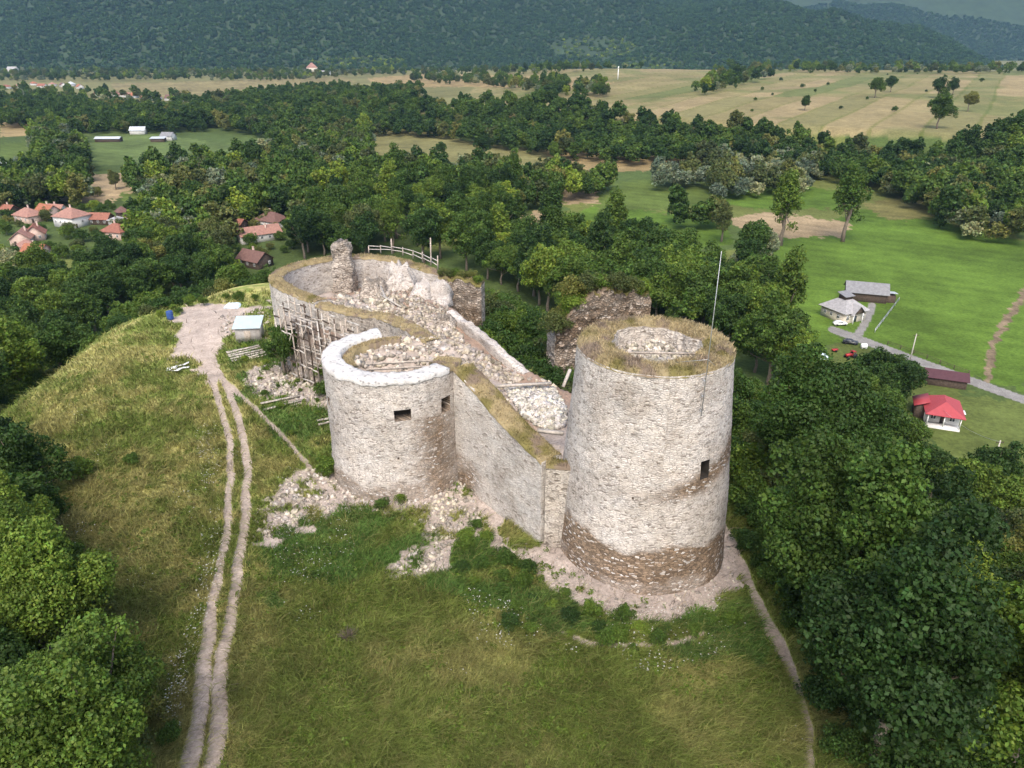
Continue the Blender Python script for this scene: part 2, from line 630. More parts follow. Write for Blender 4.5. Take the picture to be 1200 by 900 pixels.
def tile_mat(name, c, wave=3.0, var=0.35, gloss=0.75):
    m, nt, b = new_mat(name)
    uv = coords(nt, 'UV')
    w = nd(nt, 'ShaderNodeTexWave', wave_type='BANDS', bands_direction='X', Scale=wave, Distortion=0.6)
    w.inputs['Detail'].default_value = 2
    nt.links.new(uv, w.inputs['Vector'])
    f = noise(nt, 0.9, 6, uv, 0.7)
    o = ramp(nt, f, [(0.25, tuple(x * (1 - var) for x in c)), (0.55, c), (0.8, tuple(min(.9, x * (1 + var)) for x in c))])
    o = mix(nt, 0.45, o, ramp(nt, w.outputs['Fac'], [(0.0, 0.6), (0.6, 1.05)]), 'MULTIPLY')
    nt.links.new(o, b.inputs['Base Color'])
    b.inputs['Roughness'].default_value = gloss
    bump(nt, b, w.outputs['Fac'], 0.4, 0.05)
    return m


ROOF = {'terracotta': tile_mat('roof_terracotta', (0.27, 0.115, 0.08)), 'faded': tile_mat('roof_faded_tile', (0.33, 0.18, 0.14)),
        'brown': tile_mat('roof_brown_tile', (0.16, 0.09, 0.075)), 'orange': tile_mat('roof_orange_tile', (0.32, 0.13, 0.075)),
        'grey': tile_mat('roof_grey_slate', (0.22, 0.22, 0.225)), 'asbestos': tile_mat('roof_pale_corrugated', (0.34, 0.33, 0.33)),
        'red': tile_mat('roof_red_metal', (0.36, 0.06, 0.07), 2.2, 0.12, 0.5), 'maroon': tile_mat('roof_maroon_sheet', (0.085, 0.038, 0.045), 2.2, 0.2, 0.6),
        'tin': tile_mat('roof_white_tin', (0.46, 0.49, 0.51), 2.2, 0.12, 0.5), 'blue': tile_mat('roof_pale_blue_sheet', (0.42, 0.51, 0.53), 2.4, 0.12, 0.5)}
WALL = {'white': plain('whitewash', (0.55, 0.54, 0.51), 0.9, 0.12, 0.8), 'cream': plain('cream_render', (0.56, 0.50, 0.40), 0.9, 0.15, 0.8),
        'wood': M_WOODD, 'grey': plain('grey_board', (0.33, 0.31, 0.29), 0.9, 0.25, 2), 'pink': plain('pinkish_render', (0.48, 0.36, 0.30), 0.9, 0.15, 0.8)}
M_GLASS = plain('window_glass', (0.05, 0.06, 0.07), 0.15, 0.2, 1, 0, 0.5)
M_WHITE = plain('white_paint', (0.78, 0.78, 0.76), 0.6, 0.08, 2)
M_REDP = plain('red_paint', (0.33, 0.03, 0.03), 0.5, 0.2, 2)
M_BLACK = plain('black_rubber', (0.02, 0.02, 0.022), 0.7, 0.2, 2)
M_BLUE = plain('blue_plastic', (0.03, 0.07, 0.22), 0.45, 0.2, 2)
M_TARP = plain('pale_blue_sheet', (0.55, 0.66, 0.72), 0.5, 0.15, 2)
M_ASPH = plain('asphalt', (0.20, 0.195, 0.19), 0.9, 0.2, 0.4)

land_rows()
# ------------------------------------------------------------------ the ground: one sheet, split where its cover changes
C_GRASS, C_TAN, C_LUSH = np.array([0.165, 0.205, 0.050]), np.array([0.33, 0.31, 0.115]), np.array([0.085, 0.165, 0.038])
C_DIRT, C_BARE, C_EARTH = np.array([0.38, 0.315, 0.265]), np.array([0.36, 0.305, 0.265]), np.array([0.20, 0.145, 0.10])
RUT1 = [(243, 425, 9), (254, 462, 8.5), (270, 520, 9), (271, 560, 9), (268, 600, 10), (262, 650, 11), (249, 710, 13), (243, 760, 17), (238, 800, 19), (230, 850, 20), (221, 890, 22), (214, 930, 24)]
RUT2 = [(249, 425, 9), (271, 462, 8.5), (287, 520, 10), (291, 560, 10), (288, 600, 11), (282, 650, 12), (273, 710, 13), (263, 760, 16), (257, 800, 18), (255, 850, 21), (247, 890, 22), (243, 930, 24)]
FOOT1 = [(266, 448, 6), (285, 466, 5), (310, 490, 5), (340, 520, 5), (362, 548, 6), (378, 572, 7)]
FOOT2 = [(868, 660, 14), (882, 695, 11), (900, 735, 17), (922, 775, 12), (939, 815, 9), (948, 855, 12), (946, 930, 15)]
FOOT3 = [(660, 742, 5), (690, 755, 6), (740, 757, 6), (790, 754, 7), (825, 742, 5)]
YARD = [(203, 372), (212, 363), (234, 358), (250, 356), (262, 358), (285, 362), (318, 354), (318, 364), (286, 374), (276, 384), (262, 392), (255, 405), (256, 425), (262, 445), (244, 445), (226, 424), (214, 414), (198, 418), (206, 395)]
APRON = [(535, 560), (560, 590), (600, 628), (640, 645), (662, 660), (700, 697), (770, 702), (832, 682), (850, 635), (872, 670), (858, 700), (840, 716), (800, 722), (740, 722), (700, 712), (655, 690), (628, 668), (600, 655), (570, 618), (548, 590)]
BARE1 = [(298, 600), (330, 566), (378, 540), (398, 565), (430, 585), (470, 575), (545, 562), (568, 612), (530, 640), (505, 668), (470, 682), (452, 672), (480, 648), (505, 618), (440, 598), (392, 600), (330, 628), (298, 632)]
BARE2 = [(282, 448), (300, 430), (340, 428), (392, 438), (392, 480), (350, 470), (330, 462), (300, 466)]
EARTH1 = [(338, 408), (392, 404), (395, 440), (345, 442)]
LUSH1 = [(262, 402), (300, 395), (345, 402), (400, 470), (405, 560), (370, 545), (330, 520), (280, 470)]
LUSH2 = [(300, 628), (330, 600), (440, 598), (500, 620), (560, 612), (640, 668), (700, 715), (860, 715), (880, 700), (900, 780), (780, 770), (600, 735), (520, 690), (400, 680), (310, 700)]
# fields in the valley, photo outline and colour
TANF, STUB, GRN, BRT, OLV = (0.24, 0.18, 0.085), (0.27, 0.205, 0.12), (0.082, 0.116, 0.028), (0.076, 0.128, 0.019), (0.145, 0.135, 0.048)
FIELDS = [
    ([(880, 300), (930, 275), (1010, 245), (1075, 232), (1110, 262), (1205, 285), (1205, 460), (1100, 432), (1020, 405), (990, 395), (940, 420), (880, 340)], BRT),
    ([(1010, 240), (1085, 225), (1110, 255), (1040, 258)], OLV),
    ([(1130, 460), (1205, 470), (1205, 560), (1130, 545), (1000, 470), (940, 430), (985, 400), (1100, 440)], (0.083, 0.105, 0.028)),
    ([(828, 238), (845, 220), (930, 214), (1000, 228), (990, 244), (900, 246)], BRT),
    ([(855, 256), (900, 248), (1000, 262), (985, 278), (880, 280)], STUB),
    ([(640, 262), (700, 240), (780, 250), (850, 250), (860, 285), (760, 300), (690, 300), (640, 310), (590, 296), (600, 272)], BRT),
    ([(588, 264), (630, 246), (645, 255), (600, 272)], STUB),
    ([(650, 222), (740, 212), (760, 224), (700, 240), (660, 238)], STUB),
    ([(700, 215), (830, 205), (850, 240), (700, 250)], (0.082, 0.115, 0.026)),
    ([(438, 152), (500, 154), (560, 168), (640, 176), (740, 184), (740, 200), (640, 196), (560, 190), (480, 190), (430, 182)], (0.155, 0.145, 0.058)),
    ([(640, 175), (760, 182), (900, 188), (900, 196), (700, 202), (640, 196)], TANF),
    ([(95, 205), (155, 203), (160, 222), (120, 240), (92, 242)], STUB),
    ([(140, 226), (180, 222), (190, 240), (150, 244)], GRN),
    ([(0, 143), (45, 140), (50, 160), (0, 160)], TANF),
    ([(92, 150), (150, 150), (200, 160), (290, 172), (285, 186), (200, 184), (130, 194), (100, 192)], (0.09, 0.125, 0.038)),
    ([(0, 168), (40, 165), (42, 190), (0, 196)], GRN),
    ([(130, 98), (250, 95), (400, 90), (420, 96), (330, 108), (220, 114), (135, 112)], (0.19, 0.16, 0.075)),
    ([(430, 92), (500, 86), (640, 90), (720, 96), (700, 104), (560, 102), (440, 102)], TANF),
    ([(350, 245), (420, 243), (420, 256), (350, 257)], (0.19, 0.155, 0.075)),
]
ROAD = [(1210, 472, 9), (1170, 458, 9), (1110, 436, 9), (1060, 417, 8), (1020, 402, 8), (995, 393, 8), (975, 386, 8)]
ROADY = [(1003, 396, 10), (1012, 382, 9), (1018, 370, 9), (1022, 358, 8)]
ROAD2 = [(1170, 592, 9), (1190, 582, 12), (1215, 574, 14)]
RUTS3 = [(1158, 448, 9), (1160, 420, 9), (1165, 400, 9), (1180, 375, 9), (1196, 350, 9), (1210, 335, 9)]


def wline(L, u, v):
    L = np.asarray(L, float)
    d, p = dist_path(L[:, :2], u, v)
    w = np.interp(p, np.arange(len(L)), L[:, 2])
    return d / (w / 2)


def cover(x, y, z):
    """colour and cover class of a point of the land"""
    u, v = proj(x, y, z)
    n1 = fbm(x / 3.0, y / 3.0, 40, 3) - 0.5
    n2 = fbm(x / 3.0, y / 3.0, 50, 3) - 0.5
    hill = is_hill(x, y)
    r = np.hypot(x, y)
    px = FPX / np.maximum(r, 20)
    u2, v2 = u + n1 * px * 4.6, v + n2 * px * 2.8
    n = x.shape
    c = np.zeros(n + (3,))
    cls = np.zeros(n, np.int8)
    # valley
    g = fbm(x / 60, y / 60, 60, 4)[..., None]
    c[:] = np.array([0.062, 0.09, 0.026]) * (0.6 + 0.8 * g)
    c = np.where((fbm(x / 90, y / 90, 63, 3)[..., None] > 0.56), c * np.array([1.7, 1.35, 1.3]), c)
    far = (~hill)
    # striped plots on the terrace
    ys = np.interp(x, SX, SY)
    plat = far & (y - ys > 55) & (x > -60) & (r < 1900)
    ang = math.radians(-32)
    s = (x * math.cos(ang) + y * math.sin(ang)) / 34 + 0.35 * fbm(x / 200, y / 200, 70, 2)
    k = np.floor(s)
    pick = _T[(k.astype(int) * 7) & 255, (np.floor(y / 420).astype(int) * 3 + 11) & 255]
    pc = np.stack([np.interp(pick, [0, .3, .5, .75, 1], [t[i] for t in ((.205, .170, .080), (.155, .150, .058), (.240, .190, .098), (.200, .170, .078), (.110, .130, .044))]) for i in range(3)], -1)
    gp = sstep(0.5, 0.66, fbm(x / 75, y / 75, 74, 4))[..., None] * 0.75
    pc = pc * (1 - gp) + np.array([0.115, 0.13, 0.045]) * gp
    edge = np.abs(s - k - 0.5) > 0.46
    pc = np.where(edge[..., None], pc * np.array([0.72, 0.82, 0.6]), pc)
    pc = pc * (0.75 + 0.5 * fbm(x / 40, y / 40, 71, 4)[..., None])
    c = np.where(plat[..., None], pc, c)
    cls = np.where(plat, 5, cls)
    flat = far & ~plat & (y - ys > 60)
    fc = np.array([0.15, 0.145, 0.06]) * (0.7 + 0.6 * fbm(x / 130, y / 60, 73, 4)[..., None])
    c = np.where(flat[..., None], fc, c)
    uf, vf = u + n1 * px * 7, v + n2 * px * 4
    for P, k_ in FIELDS:
        m = far & inside(P, uf, vf)
        q = 0.55 + 0.9 * fbm(x / 22, y / 22, 77, 5) + 0.07 * np.sin((x * 0.55 + y * 0.83) / 1.5 + 3 * fbm(x / 40, y / 40, 78, 2))
        c = np.where(m[..., None], np.array(k_) * q[..., None], c)
    rt = far & (wline(RUTS3, u2, v2) < 1)
    c = np.where(rt[..., None], np.array([.25, .19, .12]) * (0.7 + n1[..., None]), c)
    for L in (ROAD, ROADY, ROAD2):
        m = far & (wline(L, u, v) < 1)
        c = np.where(m[..., None], np.array([0.22, 0.21, 0.195]) * (1 + 0.3 * n1[..., None]), c)
        cls = np.where(m, 4, cls)
    # hill
    a = sstep(0.42, 0.66, fbm(x / 7.5, y / 7.5, 80, 4) * 0.6 + fbm(x / 1.6, y / 1.6, 81, 3) * 0.4)
    left = sstep(-20, -34, x + 0.1 * y - 7)
    a = np.clip(a * (0.75 + 0.45 * left), 0, 1)[..., None]
    hc = C_GRASS * (1 - a) + C_TAN * a
    hc = hc * (0.72 + 0.56 * fbm(x / 2.2, y / 2.2, 84, 3)[..., None])
    lush = (inside(LUSH1, u2, v2) | inside(LUSH2, u2, v2)) & hill
    lf = np.where(lush, 0.85, 0.0) * sstep(0.25, 0.5, fbm(x / 3.5, y / 3.5, 86, 3))
    dfr, _ = dist_path(HILL, x, y, True)
    out = np.where(inside(HILL, x, y), 0, dfr)
    lf = np.maximum(lf, sstep(8, 30, out) * 0.9 * (x > -20))[..., None]
    hc = hc * (1 - lf) + C_LUSH * (0.6 + 0.8 * fbm(x / 2, y / 2, 88, 3)[..., None]) * lf
    c = np.where(hill[..., None], hc, c)
    cls = np.where(hill, 1, cls)
    dug = hill & (inside(COURT, x, y) | (dist_path(COURT, x, y, True)[0] < 1.6))
    brown = sstep(0.40, 0.6, fbm(x / 5, y / 5, 91, 3))[..., None]
    dc = (C_BARE * (1 - brown) + np.array([0.28, 0.20, 0.15]) * brown) * (0.75 + 0.5 * fbm(x / 1.2, y / 1.2, 92, 3)[..., None])
    c = np.where(dug[..., None], dc, c)
    cls = np.where(dug, 3, cls)
    for P, k_, tr in ((BARE1, C_BARE, 0.40), (BARE2, C_BARE, 0.36), (EARTH1, C_EARTH, 0.2), (APRON, C_BARE * 1.05, 0.16)):
        m = hill & ~dug & inside(P, u2, v2) & (fbm(x / 1.7, y / 1.7, 95, 4) > tr)
        c = np.where(m[..., None], k_ * (0.78 + 0.44 * fbm(x / 0.8, y / 0.8, 96, 3)[..., None]), c)
        cls = np.where(m, 6, cls)
    m = hill & ~dug & (((np.hypot(x - TC0[0], y - TC0[1]) < 10.4) & (y < 67)) | ((np.hypot(x - BC0[0], y - BC0[1]) < 8.7) & (y < 73)))
    c = np.where(m[..., None], C_BARE * (0.75 + 0.5 * fbm(x / 0.8, y / 0.8, 96, 3)[..., None]), c)
    cls = np.where(m, 6, cls)
    tw = 0.75 + 0.5 * fbm(x / 1.5, y / 1.5, 97, 4)[..., None]
    m = hill & inside(YARD, u2, v2)
    c = np.where(m[..., None], C_DIRT * 1.06 * tw, c)
    cls = np.where(m, 2, cls)
    for L, k_ in ((RUT1, 2), (RUT2, 2), (FOOT1, 7), (FOOT2, 7), (FOOT3, 7)):
        m = hill & (wline(L, u + n1 * px * 0.55, v + n2 * px * 0.4) < 1) & ~dug
        c = np.where(m[..., None], C_DIRT * (1.0 if k_ == 2 else 0.95) * tw, c)
        cls = np.where(m, k_, cls)
    return np.clip(c, 0, 1), cls


def build_land():
    x, y, z = LAND['x'], LAND['y'], LAND['z']
    c, cls = cover(x, y, z)
    z = z - np.where((cls == 2) | (cls == 7), 0.07, 0)
    nr, na = x.shape
    V = np.stack([x, y, z], -1).reshape(-1, 3)
    I = np.arange(nr * na).reshape(nr, na)
    Inx = np.roll(I, -1, 1)
    Q = np.stack([I[:-1], Inx[:-1], Inx[1:], I[1:]], -1).reshape(-1, 4)[:, ::-1]
    fc = cls.reshape(-1)[Q[:, 0]]
    tri = np.stack([np.full(na, len(V)), I[0], np.roll(I[0], -1)], -1)[:, ::-1]
    V = np.concatenate([V, [[0, 0, float(hz(0.0, 0.0))]]])
    c = np.concatenate([c.reshape(-1, 3), [C_GRASS]])
    names = {0: ('ground', M_GROUND), 1: ('hill', M_GROUND), 2: ('dirt_track', M_DIRT), 3: ('courtyard_ground', M_DIRT), 4: ('road', M_DIRT), 5: ('field', M_GROUND), 6: ('bare_soil', M_DIRT), 7: ('footpath', M_DIRT)}
    for k, (nm, mt) in names.items():
        q = Q[fc == k]
        if not len(q):
            continue
        t = tri if k == 1 else None
        used = np.unique(np.concatenate([q.ravel(), t.ravel()])) if t is not None else np.unique(q)
        re = np.zeros(len(V), np.int64)
        re[used] = np.arange(len(used))
        me = mesh_np(nm, V[used], re[q], None if t is None else re[t], mt, col=c[used], smooth=True)
        tag(link(nm, me), kind='structure')


build_land()


# ------------------------------------------------------------------ mountains beyond the valley
def mtn(x, y):
    n = fbm(x / 700, y / 700, 101, 4) - 0.5
    n3 = fbm(x / 230, y / 230, 103, 3) - 0.5

    def ridge(cx, cy, a, wx, wy, rot, hgt):
        dx, dy = x - cx, y - cy
        c, s = math.cos(rot), math.sin(rot)
        p, q = (dx * c + dy * s) / wx, (-dx * s + dy * c) / wy
        d = np.sqrt(p * p + q * q)
        return hgt * (1 - np.clip(d, 0, 1.6) ** a)
    A = ridge(-1250, 4300, 1.35, 2300, 1850, 0.06, 660)
    A2 = ridge(350, 4400, 1.25, 1350, 1600, -0.1, 560)
    B = ridge(1010, 3350, 1.7, 880, 900, 0.15, 225)
    C = ridge(2600, 5600, 1.3, 2300, 1500, -0.2, 700)
    D = ridge(1300, 6200, 1.2, 2300, 1300, 0.0, 780)
    h = np.maximum.reduce([A, A2, B, C, D])
    h = h + (n * 150 + n3 * 55) * sstep(-20, 160, h)
    return np.maximum(h, -25)


def build_mountains():
    az = np.radians(np.linspace(-58, 58, 420))
    rr = np.concatenate([np.linspace(2150, 4600, 150), np.linspace(4640, 8200, 60)])
    A, Rr = np.meshgrid(az, rr)
    x, y = np.sin(A) * Rr, np.cos(A) * Rr
    z = mtn(x, y)
    nr, na = x.shape
    I = np.arange(nr * na).reshape(nr, na)
    Q = np.stack([I[:-1, :-1], I[1:, :-1], I[1:, 1:], I[:-1, 1:]], -1).reshape(-1, 4)
    zz = z.reshape(-1)
    Q = Q[(zz[Q].max(1) > -20)]
    me = mesh_np('mountains', np.stack([x, y, z], -1).reshape(-1, 3), Q, None, plain('forest_floor', (0.03, 0.05, 0.022), 0.95, 0.3, 0.02), smooth=True)
    tag(link('mountains', me), kind='structure')


build_mountains()


# ------------------------------------------------------------------ foliage
def leaf_cloud(r, lobes, n, size, up=0.25, flat=0.6):
    """n little rhombic leaf sprays spread over round lobes (x, y, z, radius, tint)"""
    L = np.asarray(lobes, float)
    w = L[:, 3] ** 2
    k = r.choice(len(L), n, p=w / w.sum())
    d = r.normal(size=(n, 3))
    d[:, 2] += up
    d /= np.linalg.norm(d, axis=1)[:, None]
    P = L[k, :3] + d * (L[k, 3] * r.uniform(0.72, 1.08, n) * np.where(r.random(n) < 0.12, 1.16, 1))[:, None] * np.array([1, 1, 0.86])
    nr = d + r.normal(size=(n, 3)) * flat
    nr /= np.linalg.norm(nr, axis=1)[:, None]
    t = np.cross(nr, r.normal(size=(n, 3)))
    t /= np.linalg.norm(t, axis=1)[:, None] + 1e-9
    b = np.cross(nr, t)
    s = size * r.uniform(0.4, 1.6, n)[:, None]
    bend = nr * s * r.uniform(-0.25, 0.15, n)[:, None]
    V = np.stack([P - t * s * 0.62, P + b * s * 0.42 + bend, P + t * s * 0.62, P - b * s * 0.42 + bend], 1).reshape(-1, 3)
    Q = np.arange(n * 4).reshape(n, 4)
    tint = (L[k, 4] * r.uniform(0.75, 1.25, n))[:, None] * np.ones(3)
    tint[:, 0] *= r.uniform(0.85, 1.2, n)
    tint[:, 2] *= r.uniform(0.8, 1.15, n)
    return V, Q, np.repeat(tint, 4, 0)


def crown_lobes(r, kind, H, sub=7):
    out = []
    if kind == 'broad':
        c, rx, rz, n, lr = 0.58 * H, 0.34 * H, 0.38 * H, 34, (0.06, 0.15)
    elif kind == 'tall':
        c, rx, rz, n, lr = 0.56 * H, 0.19 * H, 0.42 * H, 44, (0.055, 0.10)
    elif kind == 'willow':
        c, rx, rz, n, lr = 0.54 * H, 0.42 * H, 0.40 * H, 52, (0.08, 0.14)
    else:
        c, rx, rz, n, lr = 0.48 * H, 0.60 * H, 0.44 * H, 30, (0.14, 0.26)
    ph, asym = r.uniform(0, 6.28, 3), r.uniform(0.15, 0.38)
    for i in range(n):
        while True:
            d = r.normal(size=3)
            d /= np.linalg.norm(d)
            if d[2] > -0.62 and r.random() < 0.55 + 0.45 * d[2] + 0.2:
                break
        a = math.atan2(d[1], d[0])
        out_r = 1 + asym * math.sin(2 * a + ph[0]) + 0.5 * asym * math.sin(3 * a + ph[1]) + r.uniform(-0.2, 0.2)
        f = r.uniform(0.52, 0.92) * out_r
        if kind == 'broad' and d[2] < 0:
            f *= 0.95
        tap = 1.0 - 0.35 * max(d[2], 0) * (1.2 if kind == 'tall' else 0.6)
        out.append((d[0] * rx * f * tap, d[1] * rx * f * tap, c + d[2] * rz * f, H * r.uniform(*lr), r.uniform(0.78, 1.25)))
    for i in range(6):
        out.append((*(r.normal(size=2) * rx * 0.25), c + r.normal() * rz * 0.3, H * lr[1] * 1.15, 0.9))
    fine = []
    for (x, y, z, q, tint) in out:
        fine.append((x, y, z, q * 0.85, tint * 0.9))
        for j in range(sub):
            d = r.normal(size=3)
            d[2] += 0.35
            d /= np.linalg.norm(d)
            k = q * r.uniform(0.28, 0.5)
            fine.append((x + d[0] * q * 0.85, y + d[1] * q * 0.85, z + d[2] * q * 0.75, k, tint * r.uniform(0.8, 1.25)))
    return fine


def trunk_mesh(r, H, lobes, mat=None):
    mb = MB()
    rad = 0.021 * H
    top = 0.62 * H
    p = [np.array([0, 0, -0.8])]
    for i in range(1, 6):
        p.append(np.array([r.normal() * 0.012 * H, r.normal() * 0.012 * H, top * i / 5]))
    mb.tube(p, [rad * 1.5, rad * 1.1, rad * 0.95, rad * 0.8, rad * 0.55, rad * 0.2], 8)
    for j in r.choice(len(lobes), 9, replace=False):
        e = np.array(lobes[j][:3])
        s = np.array([0, 0, r.uniform(0.22, 0.5) * H])
        m = s * 0.45 + e * 0.55 + np.array([0, 0, -0.03 * H])
        mb.tube([s, m, e], [rad * 0.5, rad * 0.33, rad * 0.1], 5)
    return mb.mesh('trunk', mat or M_BARK)


PROTO = {}


def proto(key, kind, H, n, size, seed, flat=0.6, sub=7):
    r = np.random.default_rng(seed)
    lobes = crown_lobes(r, kind, H, sub)
    V, Q, C = leaf_cloud(r, lobes, n, size, flat=flat)
    PROTO[key] = (V, Q, C, trunk_mesh(r, H, lobes), H, {})


def crown_mesh(key, colour):
    V, Q, C, tr, H, cache = PROTO[key]
    if colour not in cache:
        cache[colour] = mesh_np('crown', V, Q, None, LEAF[colour], col=C)
    return cache[colour]


for i in range(4):
    proto(('near', i), 'broad', 14, 75000, 0.165, 200 + i, sub=9)
for i in range(6):
    proto(('broad', i), 'broad', 14, 16000, 0.34, 220 + i)
for i in range(3):
    proto(('tall', i), 'tall', 18, 9000, 0.36, 240 + i)
for i in range(3):
    proto(('willow', i), 'willow', 11, 9000, 0.36, 250 + i)
for i in range(4):
    proto(('bush', i), 'bush', 2.4, 4200, 0.125, 260 + i, sub=5)
for i in range(5):
    proto(('far', i), 'broad', 13, 2600, 0.72, 270 + i, sub=4)
for i in range(2):
    proto(('farwillow', i), 'willow', 11, 2200, 0.7, 290 + i, sub=4)

TREES = []            # plan positions already taken


def place_tree(x, y, key, colour, label, group, scale=1.0, cat='tree', name='tree', z=None, squash=1.0):
    zz = float(hzf(x, y)) if z is None else z
    t = thing(name, label, cat, (x, y, zz), random.uniform(0, 6.28), group)
    t.scale = (scale, scale, scale * squash)
    link('crown', crown_mesh(key, colour), t)
    link('trunk', PROTO[key][3], t)
    TREES.append((x, y))
    return t


def scatter(poly, up, spacing, n, cand=4000, avoid=True, seed=1, hole=None, test=None, clear=True):
    """plan points whose crowns fall inside an outline of the photograph"""
    r = np.random.default_rng(seed)
    P = np.asarray(poly, float)
    u = r.uniform(P[:, 0].min(), P[:, 0].max(), cand)
    v = r.uniform(P[:, 1].min(), P[:, 1].max(), cand)
    k = inside(P, u, v)
    for h in (hole or []):
        k &= ~inside(h, u, v)
    u, v = u[k], v[k]
    x, y, z, ok = gv(u, v, up)
    out = []
    grid = {}
    old = TREES if avoid else []
    s = spacing
    for (a, b) in old:
        grid.setdefault((int(a // s), int(b // s)), []).append((a, b))
    for a, b, o in zip(x, y, ok):
        if not o or (test and not test(a, b)):
            continue
        gi, gj = int(a // s), int(b // s)
        hit = False
        for i in (-1, 0, 1):
            for j in (-1, 0, 1):
                for (c, d) in grid.get((gi + i, gj + j), ()):
                    if (a - c) ** 2 + (b - d) ** 2 < s * s:
                        hit = True
        if hit:
            continue
        grid.setdefault((gi, gj), []).append((a, b))
        out.append((float(a), float(b)))
        if len(out) >= n:
            break
    return out


# ------------------------------------------------------------------ castle
def ring_grid(name, A, Zs, pos, mat, stain=None, holes=(), disp=0.07, closed=True, uvs=None, parent=None, seed=0, ztop=None):
    """wall skin: pos(a, z) -> x, y ; A angles or arc parameters, uvs arc length per column"""
    a, zz = np.meshgrid(A, Zs)
    if ztop is not None:
        zz = Zs[0] + (zz - Zs[0]) * (ztop(a) - Zs[0]) / (Zs[-1] - Zs[0])
    x, y, nx, ny = pos(a, zz)
    uu = np.broadcast_to(uvs, a.shape)
    d = disp * 2 * (fbm(uu / 0.7, zz / 0.45, 300 + seed, 3) - 0.5) + disp * 2.5 * (fbm(uu / 3.5, zz / 3.5, 310 + seed, 2) - 0.5)
    x, y = x + nx * d, y + ny * d
    V = np.stack([x, y, zz], -1).reshape(-1, 3)
    nr, na = a.shape
    I = np.arange(nr * na).reshape(nr, na)
    Q = np.stack([I[:-1, :-1], I[:-1, 1:], I[1:, 1:], I[1:, :-1]], -1)
    keep = np.ones(Q.shape[:2], bool)
    for (j0, j1, i0, i1) in holes:
        keep[j0:j1, i0:i1] = False
    st = np.zeros(a.shape) if stain is None else stain(a, zz)
    me = mesh_np(name, V, Q[keep], None, mat, uv=np.stack([uu, zz], -1).reshape(-1, 2), smooth=True, extra={'stain': st.reshape(-1)})
    return link(name, me, parent), np.stack([x, y, zz], -1)


def niche(grid, hole, depth, cx, cy, parent, name='window_opening', mat=None, lintel=False):
    """reveals and shade-coloured back of an opening cut in a round wall"""
    j0, j1, i0, i1 = hole
    c = [grid[j0, i0], grid[j0, i1], grid[j1, i1], grid[j1, i0]]
    m = sum(c) / 4
    d = np.array([cx - m[0], cy - m[1], 0.0])
    d = d / np.linalg.norm(d) * depth
    ring = [grid[j0, i] for i in range(i0, i1)] + [grid[j, i1] for j in range(j0, j1)] + [grid[j1, i] for i in range(i1, i0, -1)] + [grid[j, i0] for j in range(j1, j0, -1)]
    n = len(ring)
    V = np.array(ring + [p + d for p in ring] + [m + d])
    q = [(i, (i + 1) % n, n + (i + 1) % n, n + i) for i in range(n)]
    t = [(2 * n, n + i, n + (i + 1) % n) for i in range(n)]
    uv = np.stack([V[:, 0] + V[:, 1], V[:, 2]], -1)
    me = mesh_np(name, V, q, None, mat or M_STONE3, uv=uv, extra={'stain': np.ones(len(V)) * 0.5})
    o = link(name, me, parent)
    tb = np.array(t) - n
    me2 = mesh_np('shade_backing', V[n:], None, tb, M_SHADE)  # black backing sheet: the opening's shade is put into its colour
    link('shade_backing', me2, o)
    return o


def blade_set(r, P, h, w, cols, lean=None, spread=0.5):
    """one bent triangle-and-quad blade per point"""
    n = len(P)
    a = r.uniform(0, 6.283, n)
    side = np.stack([np.cos(a), np.sin(a), np.zeros(n)], 1) * (np.asarray(w).reshape(-1, 1) / 2)
    ln = r.normal(size=(n, 2)) * spread
    if lean is not None:
        ln = ln + lean
    hh = (h * r.uniform(0.6, 1.35, n))
    off = np.stack([ln[:, 0] * hh, ln[:, 1] * hh, hh], 1)
    mid = off * np.array([0.35, 0.35, 0.58])
    V = np.stack([P - side, P + side, P + mid + side * 0.8, P + mid - side * 0.8, P + off], 1).reshape(-1, 3)
    b = np.arange(n)[:, None] * 5
    q = b + np.array([[0, 1, 2, 3]])
    t = b + np.array([[3, 2, 4]])
    return V, q, t, np.repeat(cols, 5, 0)


DRY, DRYG = np.array([0.43, 0.35, 0.20]), np.array([0.24, 0.21, 0.08])


def turf(name, V, Q, parent, tufts=900, seed=1, green=0.35, h=0.22):
    """a turf capping: lumpy surface plus short dry blades on it, one mesh"""
    r = np.random.default_rng(seed)
    V, Q = np.asarray(V, float), np.asarray(Q)
    g = sstep(0.52 - 0.0, 0.70, fbm(V[:, 0] / 2.2, V[:, 1] / 2.2, 400 + seed, 3) + (green - 0.35))[:, None]
    c = (DRY * (1 - g) + DRYG * g) * (0.7 + 0.6 * fbm(V[:, 0] / 0.5, V[:, 1] / 0.5, 410, 3)[:, None])
    e = sstep(0.55, 0.68, fbm(V[:, 0] / 1.4 + 9, V[:, 1] / 1.4, 420 + seed, 4))[:, None]
    c = c * (1 - e) + np.array([0.30, 0.235, 0.175]) * e
    ca = (V[Q].max(1) - V[Q].min(1))
    ar = np.abs(ca[:, 0] * ca[:, 1]) + 1e-4
    k = r.choice(len(Q), tufts, p=ar / ar.sum())
    w = r.dirichlet((1, 1, 1, 1), tufts)
    P = (V[Q[k]] * w[:, :, None]).sum(1)
    cc = (c[Q[k]] * w[:, :, None]).sum(1) * r.uniform(0.7, 1.35, tufts)[:, None]
    v2, q2, t2, c2 = blade_set(r, P, h, np.full(tufts, 0.07), cc, None, 0.6)
    n = len(V)
    me = mesh_np(name, np.concatenate([V, v2]), np.concatenate([Q, q2 + n]), t2 + n, M_BLADE, col=np.concatenate([c, c2]))
    return link(name, me, parent)


